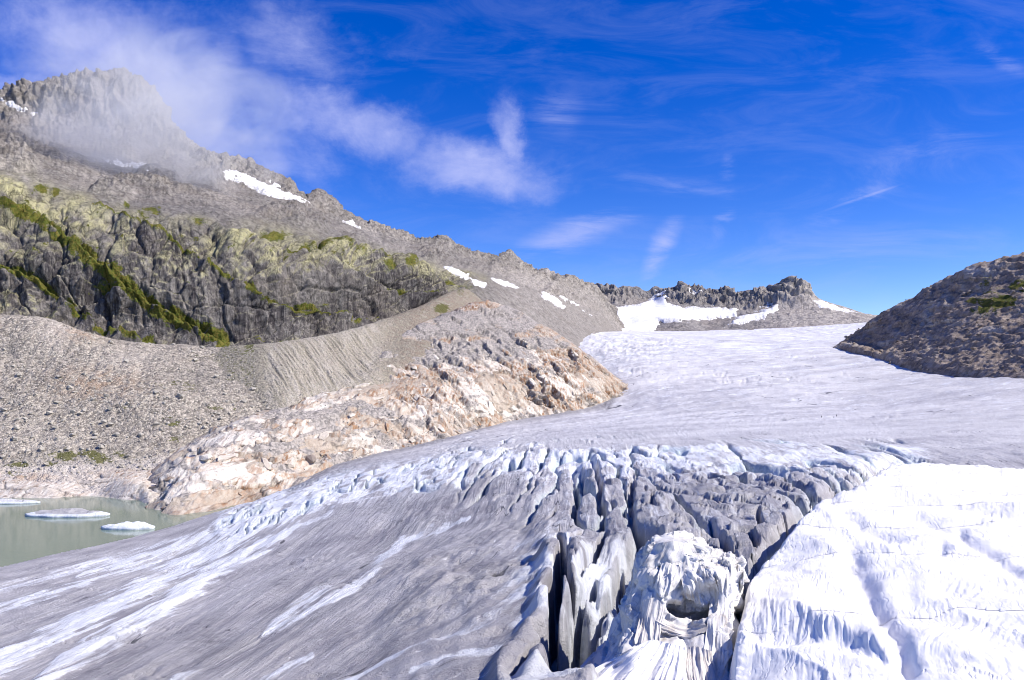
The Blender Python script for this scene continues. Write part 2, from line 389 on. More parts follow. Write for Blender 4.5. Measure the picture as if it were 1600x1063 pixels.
def mat_scree(name, c0, c1, c2, green=0.25, size=1.0):
    """mask: r grass, g pale, b dark, alpha rusty"""
    m, t, b = new_mat(name); pos = t.pos(); msk = t.attr('mask'); sep = t.n('ShaderNodeSeparateColor'); t.put(sep.inputs[0], msk[0])
    r, g, bl = sep.outputs; al = msk[3]
    v1 = t.voro(pos, 0.32/size); v2 = t.voro(pos, 0.8/size); v3 = t.voro(pos, 0.13/size)
    n0 = t.noise(pos, 0.02, 5, 0.6); n1 = t.noise(pos, 0.12, 6, 0.6, 0.4); n2 = t.noise(pos, 0.9/size, 5, 0.7)
    bw = t.n('ShaderNodeRGBToBW'); t.put(bw.inputs[0], v1.outputs['Color']); bw2 = t.n('ShaderNodeRGBToBW'); t.put(bw2.inputs[0], v2.outputs['Color'])
    c = t.mix(t.ss(bw.outputs[0], 0.2, 0.8), c0, c1)
    c = t.mix(t.m('MULTIPLY', t.ss(bw2.outputs[0], 0.55, 0.9), 0.7), c, c2)
    c = t.mix(t.m('MULTIPLY', t.ss(bw2.outputs[0], 0.40, 0.15), 0.5), c, (0.10, 0.095, 0.095))
    c = t.mix(t.m('MULTIPLY', t.ss(n1, 0.5, 0.7), 0.35), c, (0.30, 0.25, 0.21))
    c = t.mix(t.m('MULTIPLY', g, t.ss(n2, 0.3, 0.6)), c, (0.55, 0.50, 0.45))
    c = t.mix(t.m('MULTIPLY', bl, t.ss(n1, 0.3, 0.6)), c, (0.12, 0.115, 0.115))
    c = t.mix(t.m('MULTIPLY', al, t.ss(n1, 0.35, 0.6)), c, (0.34, 0.21, 0.12))
    gf = t.ss(t.m('ADD', r, t.m('MULTIPLY', t.m('SUBTRACT', t.noise(pos, 0.30, 6, 0.7), 0.5), 1.6)), 0.38, 0.55)
    c = t.mix(t.m('MULTIPLY', gf, 0.85), c, (0.085, 0.088, 0.02))
    t.put(b.inputs['Base Color'], c); b.inputs['Roughness'].default_value = 0.95; b.inputs['Specular IOR Level'].default_value = 0.08
    h = t.m('ADD', t.m('ADD', t.m('MULTIPLY', v1.outputs[0], -0.9), t.m('MULTIPLY', v2.outputs[0], -0.5)), t.m('ADD', t.m('MULTIPLY', n1, 1.2), t.m('MULTIPLY', v3.outputs[0], -1.0)))
    t.put(b.inputs['Normal'], t.bump(h, 1.6*size, 0.85))
    return m
def mat_slab(name, rnd=False):
    """polished granite; mask: r rusty, g pale, b gravel, alpha dark joint"""
    m, t, b = new_mat(name); pos = t.pos()
    n0 = t.noise(pos, 0.05, 5, 0.6); n1 = t.noise(pos, 0.20, 7, 0.62, 0.2); n2 = t.noise(pos, 0.9, 6, 0.65)
    dv = t.noise(t.map(pos, rot=(0.5, 0.6, 0.3), scale=(0.4, 0.06, 0.14)), 1.0, 6, 0.6, 0.2)
    if rnd:
        ri = t.n('ShaderNodeObjectInfo').outputs['Random']
        r = t.ss(ri, 0.55, 1.0, 0.0, 0.9, 'LINEAR'); g = t.ss(ri, 0.6, 0.0, 0.0, 1.0, 'LINEAR'); bl = 0.0; al = 0.0
    else:
        msk = t.attr('mask'); sep = t.n('ShaderNodeSeparateColor'); t.put(sep.inputs[0], msk[0]); r, g, bl = sep.outputs; al = msk[3]
    c = t.mix(t.ss(n1, 0.3, 0.7), (0.34, 0.285, 0.225), (0.50, 0.435, 0.355))
    c = t.mix(t.m('MULTIPLY', g, t.ss(n1, 0.30, 0.55, 0.35, 1.0)), c, (0.72, 0.675, 0.60))
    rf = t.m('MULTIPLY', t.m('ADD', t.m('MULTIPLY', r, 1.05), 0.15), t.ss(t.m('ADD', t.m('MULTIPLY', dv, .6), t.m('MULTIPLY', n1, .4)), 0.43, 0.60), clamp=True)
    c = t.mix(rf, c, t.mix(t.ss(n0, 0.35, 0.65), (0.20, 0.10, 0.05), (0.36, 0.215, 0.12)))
    c = t.mix(t.m('MULTIPLY', t.ss(n2, 0.46, 0.30), 0.4), c, (0.20, 0.17, 0.15))
    v1 = t.voro(pos, 0.55); bw = t.n('ShaderNodeRGBToBW'); t.put(bw.inputs[0], v1.outputs['Color'])
    gr = t.mix(t.ss(bw.outputs[0], 0.15, 0.8), (0.20, 0.185, 0.17), (0.40, 0.36, 0.325))
    if not rnd:
        gf = t.ss(t.m('ADD', bl, t.m('MULTIPLY', t.m('SUBTRACT', n1, 0.5), 1.0)), 0.38, 0.58)
        c = t.mix(gf, c, gr)
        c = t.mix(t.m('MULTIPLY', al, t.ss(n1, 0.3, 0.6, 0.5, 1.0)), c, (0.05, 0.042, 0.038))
    t.put(b.inputs['Base Color'], c); b.inputs['Roughness'].default_value = 0.8; b.inputs['Specular IOR Level'].default_value = 0.2
    h = t.m('ADD', t.m('ADD', t.m('MULTIPLY', n1, 1.6), t.m('MULTIPLY', n2, 0.5)), t.m('MULTIPLY', dv, 1.6))
    t.put(b.inputs['Normal'], t.bump(h, 1.0, 0.7))
    return m
def mat_snow():
    m, t, b = new_mat('old_snow'); pos = t.pos(); n = t.noise(pos, 0.03, 7, 0.65)
    e = t.n('ShaderNodeSeparateColor'); t.put(e.inputs[0], t.attr('mask')[0]); n2 = t.noise(pos, 0.16, 7, 0.7)
    c = t.mix(t.ss(n, 0.45, 0.75), (0.84, 0.84, 0.85), (0.66, 0.655, 0.65)); c = t.mix(t.m('MULTIPLY', e.outputs[0], t.ss(n2, 0.40, 0.60)), c, (0.28, 0.26, 0.245))
    t.put(b.inputs['Base Color'], c); b.inputs['Roughness'].default_value = 0.7
    t.put(b.inputs['Normal'], t.bump(n, 8.0, 0.5)); return m
def mat_water():
    m, t, b = new_mat('glacial_water'); pos = t.pos()
    n = t.noise(pos, 0.02, 4, 0.5)
    t.put(b.inputs['Base Color'], t.mix(n, (0.155, 0.21, 0.155), (0.18, 0.235, 0.18))); b.inputs['Roughness'].default_value = 0.08
    b.inputs['IOR'].default_value = 1.33; b.inputs['Specular IOR Level'].default_value = 0.5
    w = t.noise(t.map(pos, scale=(0.5, 0.9, 1)), 1.0, 4, 0.6); t.put(b.inputs['Normal'], t.bump(w, 0.03, 0.5)); return m
def mat_plain(name, c, rough=0.8):
    m, t, b = new_mat(name); n = t.noise(t.pos(), 2.0, 4, 0.6)
    t.put(b.inputs['Base Color'], t.mix(t.ss(n, 0.3, 0.7), tuple(x*0.85 for x in c), tuple(min(1, x*1.15) for x in c))); b.inputs['Roughness'].default_value = rough
    return m
ICE = mat_ice(); FLEECE = mat_fleece(); FLEECE_D = mat_fleece('weathered_fleece', 0.75, (0.70, 0.69, 0.675), (0.56, 0.545, 0.525))
ROCK = mat_rock('lichen_granite', (0.105, 0.097, 0.092), (0.26, 0.24, 0.22), (0.20, 0.172, 0.15), 1.0, True, 2.0)
ROCK_FAR = mat_rock('far_granite', (0.125, 0.12, 0.125), (0.25, 0.235, 0.23), (0.24, 0.205, 0.19), 0.35, False, 1.6)
ROCK_HILL = mat_rock('dark_granite', (0.22, 0.175, 0.14), (0.46, 0.375, 0.305), (0.34, 0.26, 0.205), 1.0, True, 1.2)
SCREE = mat_scree('talus_stones', (0.18, 0.16, 0.135), (0.38, 0.34, 0.285), (0.60, 0.54, 0.455))
MORAINE = mat_scree('moraine_till', (0.25, 0.228, 0.175), (0.315, 0.285, 0.22), (0.41, 0.37, 0.30), size=0.8)
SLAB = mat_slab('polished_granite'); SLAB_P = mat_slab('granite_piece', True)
STAINED = mat_fleece('stained_fleece', 0.8, (0.66, 0.64, 0.61), (0.50, 0.46, 0.42))
SNOW = mat_snow(); WATER = mat_water(); STONE = mat_plain('grey_stone', (0.40, 0.37, 0.32)); STONE_D = mat_plain('dark_stone', (0.27, 0.225, 0.19))

# ------------------------------------------------------------------ glacier
CP = [(-200,1063,150),(0,1063,140),(200,1063,130),(400,1063,122),(600,1063,112),(800,1063,100),(1000,1063,90),(1200,1063,82),(1600,1063,74),(1900,1063,70),(-400,1063,160),
 (0,950,230),(200,950,200),(400,950,178),(600,950,155),(800,950,135),(1000,950,120),(1200,950,108),(1600,950,96),(1900,950,92),(-300,965,260),
 (0,890,336),(-200,925,300),(-400,950,276),(150,855,384),(280,820,449),(300,868,322),(400,850,300),(600,850,240),(800,850,190),(1000,850,165),(1150,860,150),(1400,860,140),(1800,860,140),
 (400,802,390),(500,780,380),(600,780,335),(700,780,300),(800,780,270),(1000,780,225),(1200,780,205),(1400,780,205),(1800,780,205),
 (500,745,490),(600,740,430),(800,740,330),(1000,740,290),(1200,740,272),(1400,740,265),(1600,740,262),(1900,740,262),
 (650,708,600),(740,705,450),(800,705,400),(1000,700,372),(1200,700,352),(1400,702,345),(1600,702,345),(1900,702,350),
 (330,802,466),(400,785,508),(450,768,545),(520,728,640),(600,708,690),(680,690,753),(800,656,893),(900,644,950),(940,634,1000),(955,600,1150),
 (900,668,690),(1000,660,640),(1200,660,600),(1400,656,580),(1600,650,560),(1900,650,540),
 (1100,635,850),(1250,632,820),(1400,628,800),(1600,618,720),(1900,610,650),
 (1050,600,1100),(1200,600,1050),(1400,595,1000),(1600,588,830),(1900,590,720),
 (960,570,1400),(1100,570,1350),(1250,568,1300),(1400,566,1170),(900,546,1850),(1000,545,1800),(1150,545,1700),(1300,543,1500),
 (880,530,2150),(1000,528,2150),(1200,527,2200),(1330,524,2400),(860,521,2700),(1000,521,2700),(1200,518,2900),(1330,508,3100),(1450,500,3100),
 (860,520,3400),(1100,515,3500),(1400,500,3500),(1600,540,1500),(1700,520,2300),
 (150,836,455),(50,850,450),(-200,870,430),(250,832,600),(0,840,600),(400,745,820),(600,695,960),(750,660,1100),(850,600,1500),(800,560,2100)]
def tps_fit(cp):
    a = np.array(cp, float); X = np.stack([a[:, 0]/400.0, np.log(a[:, 2])*1.6], 1); v = a[:, 1]
    n = len(a); d2 = ((X[:, None]-X[None])**2).sum(-1); K = 0.5*d2*np.log(d2+1e-12); K[np.arange(n), np.arange(n)] = 0.02
    A = np.zeros((n+3, n+3)); A[:n, :n] = K; A[:n, n] = 1; A[:n, n+1:] = X; A[n, :n] = 1; A[n+1:, :n] = X.T
    w = np.linalg.solve(A, np.concatenate([v, np.zeros(3)]))
    def ev(px, Y):
        q0 = np.ravel(px)/400.0; q1 = np.log(np.ravel(Y))*1.6; out = w[n]+w[n+1]*q0+w[n+2]*q1
        for i in range(n):
            d = (q0-X[i, 0])**2+(q1-X[i, 1])**2; out += w[i]*0.5*d*np.log(d+1e-12)
        return out.reshape(np.shape(px))
    return ev
gl_py = tps_fit(CP)
# edge of the fleece cover, photo pixels
FL_EDGE = [(1138,1200),(1133,1063),(1140,1000),(1160,925),(1179,880),(1232,822),(1275,775),(1340,748),(1388,717),(1440,712),(1600,722),(1900,735),(2400,760),(2500,2000),(1130,2000)]
def crev_offset(x, Y, px, py):
    """ice relief above the smooth surface: returns height, wall measure, flow coordinate and zone"""
    s = x-0.055*Y
    s = s+0.24*np.maximum(250-Y, 0)*np.exp(-((x+30)/32)**2)*sst(250-Y, 0, 60)
    s = s+0.16*np.maximum(175-Y, 0)*sst(x, 6, 22)
    sw = s+2.4*fbm2(x/26, Y/45, 3, 5)+0.9*fbm2(x/8, Y/13, 3, 9)
    zone = sst(px-0.38*(py-700), 650, 760)*sst(py+26*fbm2(x/22, Y/60, 3, 18), 684, 712)
    lowleft = sst(px-0.10*(py-800), 805, 850)
    zone = zone*np.where(py > 745, np.maximum(lowleft, 1-sst(py, 745, 810)), 1.0)*sst(1480-px, 0, 60)
    deep = sst(py, 800, 890)*sst(1075-px, 0, 50)*lowleft
    # long slits, pinching out and joining; the ribs between them are flat topped
    sw2 = sw+1.5*fbm2(x/16, Y/16, 3, 19)
    rwide = sst(px, 980, 1120)
    v = (1-rwide)*per2(sw2/13.0, Y/120.0, 21)+rwide*per2(sw2/21.0+3, Y/130.0, 91)*1.15+0.22*(1-.5*rwide)*per2(sw2/6.0, Y/45.0, 22)
    vb = per2(sw2/8.0+3, Y/70.0, 26)+0.2*per2(sw2/4.0, Y/25, 27)
    w = 0.05+0.035*per2(x/30, Y/45, 23)+0.06*deep; w = np.maximum(w, .028)
    rightw = sst(px, 930, 1060)*(1-deep)
    open_ = sst(per2(sw/14, Y/42, 25), -.30, .12)
    openb = np.maximum(sst(per2(sw/10+9, Y/28, 28), 0.0, .3), .85*deep*sst(per2(sw/8+9, Y/22, 28), -.3, .1))*(1-rwide*sst(py, 740, 710))
    V = np.exp(-np.abs(v/w)**2.2); Vb = np.exp(-np.abs(vb/0.06)**2)*openb
    rib = 1-np.exp(-(np.abs(v)/(1.7*w))**1.1); ribb = 1-np.exp(-(np.abs(vb)/.10)**1.1)
    cell = sst(per2(sw/20, Y/60, 29), -.5, .5)
    A = 1.8+2.2*cell+3.4*deep-1.4*rightw; D = (5.5+11.0*deep)*(0.15+0.85*open_)
    h = zone*(A*(rib-.6)+0.9*(ribb-.6)*openb-D*V-(2.2+4.5*deep)*Vb)
    # tilted tops, each block its own way
    h += zone*(1.6+1.6*deep)*fbm2(sw/13+4, Y/26, 4, 37)
    # cross joints on the right hand hollow
    v2 = per2(sw/34.0+7, Y/20.0+0.1*s, 31)+0.3*per2(x/10, Y/9, 32)
    z2 = zone*(sst(px, 940, 1060)*sst(py, 715, 770)*(1-deep)+.25*deep)
    h += z2*(.6*(1-np.exp(-(np.abs(v2)/.06)**1.0)-.6)-2.0*np.exp(-np.abs(v2/0.03)**2)*sst(per2(x/14, Y/14, 38), -.15, .2))
    q1, q2, qid, qx_, qy_ = cells2(sw/5.5+.3*fbm2(x/4, Y/4, 2, 56), Y/8+.3*fbm2(x/4, Y/4, 2, 57), 21)
    h += zone*(.5+.5*rightw)*(1.1*(hsh(qid, 1)-.5)+1.3*qx_*(hsh(qid, 2)-.5)+1.3*qy_*(hsh(qid, 3)-.5)-.45*sst(q2-q1, .07, 0))*sst(py, 700, 740)
    pot = sst(per2(x/9, Y/12, 39), .42, .60)*z2; h -= 1.8*pot
    h += zone*(0.35*fbm2(sw/4.5, Y/11, 3, 33)+(.14+.22*deep)*fbm2(x/1.6, Y/3.5, 3, 34)+.35*fbm2(s/1.4, Y/16, 2, 55)*(1-.5*rightw))
    # the long open chasm left of the fins
    cl = [(872,842),(884,862),(874,905),(868,950),(864,985),(852,1012),(800,1075)]
    dc = seg_dist(px+5*fbm2(x/5, Y/9, 3, 35), py, cl); wid = np.interp(py, [838,870,940,985,1010,1075], [2,7,9,6,2,1])
    V3 = sst(dc, wid+3, wid-2)*(py > 832); h -= 13*V3
    h += 1.6*np.exp(-((dc-22)/14)**2)*sst(py, 840, 880)*sst(1040, 990, 1040)*(1-V3)
    for pts, wd, dep in (([(905,905),(930,865),(948,830)], 3, 9), ([(985,905),(1000,870),(1012,842)], 4, 10), ([(925,1000),(955,950),(985,915)], 5, 10), ([(912,1050),(945,1010),(972,965)], 6, 11), ([(895,960),(912,925),(930,900)], 3, 8), ([(940,930),(958,895),(972,862)], 3, 8), ([(836,1010),(868,985)], 3, 4), ([(895,810),(902,780),(897,740)], 4, 5), ([(935,800),(938,760),(925,715)], 4, 5), ([(990,820),(985,780),(990,745)], 4, 4), ([(1185,800),(1187,825)], 3, 5), ([(1172,838),(1180,850)], 5, 4)):
        dd = seg_dist(px+4*fbm2(x/5, Y/9, 3, 36), py, pts); h -= dep*sst(dd, wd+3, wd-3)*(1-V3)
    wall = np.clip(zone*(1.2*np.exp(-(v/(2.0*w+0.015))**2)-0.15+.6*Vb)*(1-.45*rightw*sst(py, 720, 790))*(1-.72*sst(py, 790, 850)), 0, 1)
    return h, wall, s, zone
def build_glacier():
    npx = 1280
    px = np.linspace(-330, 1930, npx)
    Yf = np.exp(np.linspace(np.log(48), np.log(3500), 1600))
    prof = np.mean([gl_py(np.full(1600, c), Yf) for c in (450, 700, 950, 1200, 1400)], 0)
    st = np.abs(np.diff(prof))*np.where(Yf[1:] < 74, 0.25, 1)*np.where((Yf[1:] > 120) & (Yf[1:] < 420), 1.1, 0.95)+0.12
    cum = np.concatenate([[0], np.cumsum(st)]); cum /= cum[-1]
    Y1 = np.interp(np.linspace(0, 1, 500), cum, Yf)
    PX, YY = np.meshgrid(px, Y1)
    PY = gl_py(PX, YY)
    PY = np.where(YY < 60, PY, PY)
    X = YY*(PX-800)/F; Z = ZC-YY*(PY-HY)/F
    h, wall, s, zone = crev_offset(X, YY, PX, PY)
    # gentle waves, foliation ridges running down the ice
    wave = fbm2(s/26, YY/110, 4, 40)
    fol = fbm2(s/5.0, YY/75, 4, 44, ridged=True)
    rough = fbm2(X/3.2, YY/3.2, 4, 50)
    nearw = sst(YY, 520, 250)
    lump = fbm2(X/13, YY/24, 4, 41)
    h += (1-0.6*zone)*nearw*(2.0*wave+0.5*(fol-0.3)+1.1*lump*sst(PX, 350, 650)+.25*lump)+0.16*fbm2(X/3.2, YY/9, 3, 50)*sst(YY, 600, 200)
    fc = per2(s/7+.8*fbm2(X/9, YY/9, 3, 46), YY/30, 45); fcm = sst(per2(X/22, YY/26, 47), .12, .35)*sst(YY, 480, 260)*(1-zone)
    h -= 0*fcm
    fc2 = per2(s/22+3, YY/6.5+.8*fbm2(X/8, YY/8, 3, 48), 49); fcm2 = sst(per2(X/18+5, YY/20, 51), .15, .4)*sst(YY, 480, 260)*(1-zone)
    h -= .5*fcm2*np.exp(-(fc2/.07)**2)
    right = sst(PX, 560, 700)*sst(PY, 850, 900)*(1-zone)
    h += right*(2.4*fbm2(s/9, YY/22, 4, 42, ridged=True)+1.3*fbm2(s/4, YY/9, 3, 43))
    # left hand stepped ice ridges with clean faces
    bands = [([(-60,1075),(60,1012),(150,962),(235,915),(330,865),(430,812),(520,780)], 19, 1.2),
             ([(30,1090),(110,1035),(200,983),(260,950),(300,920),(400,862),(470,822)], 16, 1.15),
             ([(-40,965),(120,918),(260,868),(370,822)], 9, .7), ([(-20,930),(150,880),(300,838),(420,790)], 8, .5),
             ([(120,900),(260,862),(390,812),(480,770)], 9, .8),
             ([(410,993),(470,968),(540,925),(585,890),(625,850),(680,828),(735,808)], 8, 1.0), ([(410,990),(450,955),(500,925),(540,905)], 8, .7),
             ([(250,1075),(330,1040),(400,1000)], 7, .55), ([(400,1070),(490,1022)], 7, .7), ([(520,1075),(620,1035),(730,1000),(800,965)], 9, .75),
             ([(640,1070),(720,1045),(800,1035)], 9, .7), ([(330,905),(420,850),(520,800)], 8, .5)]
    clean_lit = np.zeros_like(PX); wp = 6*fbm2(PX/40, PY/25, 3, 60)
    fil = fbm2(s/2.2, YY/34, 2, 62)
    for pts, wd, a in bands:
        d = seg_dist(PX, PY+wp, pts); x0, x1 = pts[0][0], pts[-1][0]; tt = np.clip((PX-x0)/(x1-x0), 0, 1)
        wd = wd*np.clip(.15+1.5*np.sqrt(np.maximum(tt*(1-tt), 0)) if x0 > 0 else .15+1.0*np.sqrt(1-tt), .1, 1)*(1+.9*fil)
        clean_lit = np.maximum(clean_lit, a*sst(d, wd*1.5+2.5, wd*0.25)*(0.45+0.8*sst(fbm2(s/4.0, YY/26, 2, 61), -.4, .25)))
    h += 0.9*box_smooth(clean_lit, 2, 1)*sst(PX, 560, 380)
    # white crevassed shoulder
    d = seg_dist(PX, PY+0.6*wp, [(360,822),(430,795),(500,772),(570,758),(640,745),(710,735)])
    sh = sst(d, 40, 12)*sst(YY, 200, 300)
    clean_lit = np.maximum(clean_lit, 0.95*sh*sst(fbm2(X/9, YY/14, 4, 63), -.45, .1))
    cv = per2(X/8.5+0.3*YY/26+.4*fbm2(X/12, YY/18, 2, 68), YY/40, 64)
    opn = sst(per2(X/26, YY/40, 67), -.1, .25)
    h += sh*(-2.6*opn*np.exp(-(cv/0.07)**2)+2.2*fbm2(X/14, YY/22, 3, 65)+1.2*fbm2(X/40, YY/16, 3, 66, ridged=True))
    wall = np.maximum(wall, sh*0.8*opn*np.exp(-(cv/0.22)**2))
    # thin transverse cracks up the glacier
    far = sst(YY, 430, 560)
    tv = per2(X/52+YY/120, YY/30-X/60, 70)+.25*per2(X/16, YY/14, 71)
    crk = np.exp(-(tv/0.06)**2)*sst(per2(X/60, YY/90, 72), 0.0, 0.28)*far*np.maximum(blobs(PX, PY, [(1110,590,170,14,1),(1000,575,60,18,.8),(1450,655,120,8,.6),(690,700,50,14,.9),(1250,560,120,8,.5)]), .05)
    h -= crk*3.4*sst(YY, 300, 900)
    fall = blobs(PX, PY, [(960,545,70,18,1.0),(1030,540,60,12,.6),(910,525,50,9,.6),(985,580,40,10,.5)])
    ft = fbm2(X/22+YY/90, YY/60, 4, 73, ridged=True)
    h += fall*7.5*(ft-0.2); wall = np.maximum(wall, fall*0.65*sst(ft, 0.3, -0.1))
    h += 3.0*sst(YY, 500, 900)*fbm2(X/60, YY/140, 4, 75)*sst(YY, 3400, 2000)+far*(1.1*fbm2((YY-1.1*X+0.0011*X*X)/16, X/150, 4, 76, ridged=True)+.35*fbm2((X+0.5*YY)/14, (YY-0.3*X)/50, 3, 79))
    mg = sst(seg_dist(PX, PY, [(948,592),(966,604),(952,620),(945,630)]), 16, 4)
    h += 3*mg*fbm2(X/9, YY/30, 3, 77)
    # albedo of the upper glacier grows cleaner with height
    clean_lit = np.maximum(clean_lit, 0.75*sst(PY, 640, 540)*(0.45+1.2*fbm2((YY-1.1*X+0.0011*X*X)/28, X/130, 4, 80)))
    clean_lit = np.maximum(clean_lit, 0.55*sst(PY, 720, 650)*(0.4+0.9*fbm2((X+.9*YY)/14, (YY-.4*X)/60, 4, 81)))
    clean_lit = np.maximum(clean_lit, zone*np.maximum(0.75*sst(PY, 800, 705), .30*sst(PY, 960, 800))*(.6+.8*sst(fbm2(s/6, YY/16, 4, 88), -.3, .3)))
    dirt = 0.5*blobs(PX, PY, [(700,800,70,50,.8),(760,750,60,40,.7),(880,960,120,130,.9),(1120,780,140,60,.8),(1150,850,90,50,.9),(320,1010,60,30,.8),(720,900,150,70,.7),(560,960,130,60,.5),(1000,830,90,50,.6),(240,1040,120,25,.7)])
    nearg = sst(PY, 740, 800)*sst(PX, 480, 640); dirt = np.maximum(dirt, .22*nearg)
    clean_lit = np.maximum(clean_lit, .85*sst(PY, 800, 880)*sst(PX, 700, 880)*sst(1010-PX, 0, 40)*sst(fbm2(s/5, YY/14, 3, 87), -.25, .15))  # whiter patches painted on the fins, standing in for their sunlit faces
    dirt *= 0.55+1.3*sst(fbm2(s/6, YY/22, 4, 83), -.25, .45)
    spots = sst(fbm2(X/7, YY/12, 4, 84), .30, .52)*sst(YY, 420, 200); dirt = np.maximum(dirt, .75*spots)
    dirt = np.maximum(dirt, 1.3*mg); dirt = np.maximum(dirt, 1.4*blobs(PX, PY, [(953,608,17,9,1),(945,625,10,8,.8),(200,1010,60,20,.25),(330,1000,60,25,.4),(640,960,60,25,.4)]))
    edge = sst(seg_dist(PX, PY, [(450,770),(520,728),(600,708),(680,690),(800,656),(900,644),(940,632)]), 9, 1); dirt = np.maximum(dirt, .8*edge)
    wall = wall*(1-0.6*np.clip(dirt, 0, 1))
    # the ice stays low under the fleece and drops into a trench along its edge
    fa = YY-1.1*X+0.0011*X*X
    bright = sst(PY, 750, 695)*(0.50+.75*fbm2(fa/40, X/160, 4, 86))+.12*sst(PY, 640, 560)
    fi = inside(PX, PY, FL_EDGE)
    h -= 5.5*sst(fi, -14, 10)*sst(YY, 420, 250)+0*fi
    md = inside(PX, PY, [(1000,880),(1060,870),(1140,885),(1160,960),(1150,1100),(930,1100),(960,1010)])
    h -= 9*sst(md, -14, 8)
    h = np.where(md > -14, np.minimum(h, -2-0*h+6*sst(md, 5, -14)), h)
    P = np.stack([X, YY, Z+h], -1)
    keep = ~((fi > 45) & (YY < 300)) & ~((PX < 520) & (YY > 700)) & ~((PX < 760) & (YY > 1150)) & (P[..., 2] > -14)
    ff = sst(YY, 430, 620); FU = s*(1-ff)+ff*fa*.085; FV = YY*(1-ff)+ff*X*.45
    o = grid_mesh('glacier', P, ICE, {'mask': (np.clip(clean_lit, 0, 1), np.clip(dirt, 0, 1), np.clip(wall, 0, 1), np.clip(bright, 0, 1))}, np.stack([FU, FV], -1), keep)
    tag(o, kind='structure')
    return PX, PY, P
GPX, GPY, GP = build_glacier()
def ice_z(x, y):
    """height of the built ice at a ground point"""
    c = 800+F*x/y; i = np.argmin(np.abs(GPX[0]-c)); j = np.argmin(np.abs(GP[:, i, 1]-y)); return GP[j, i, 2]

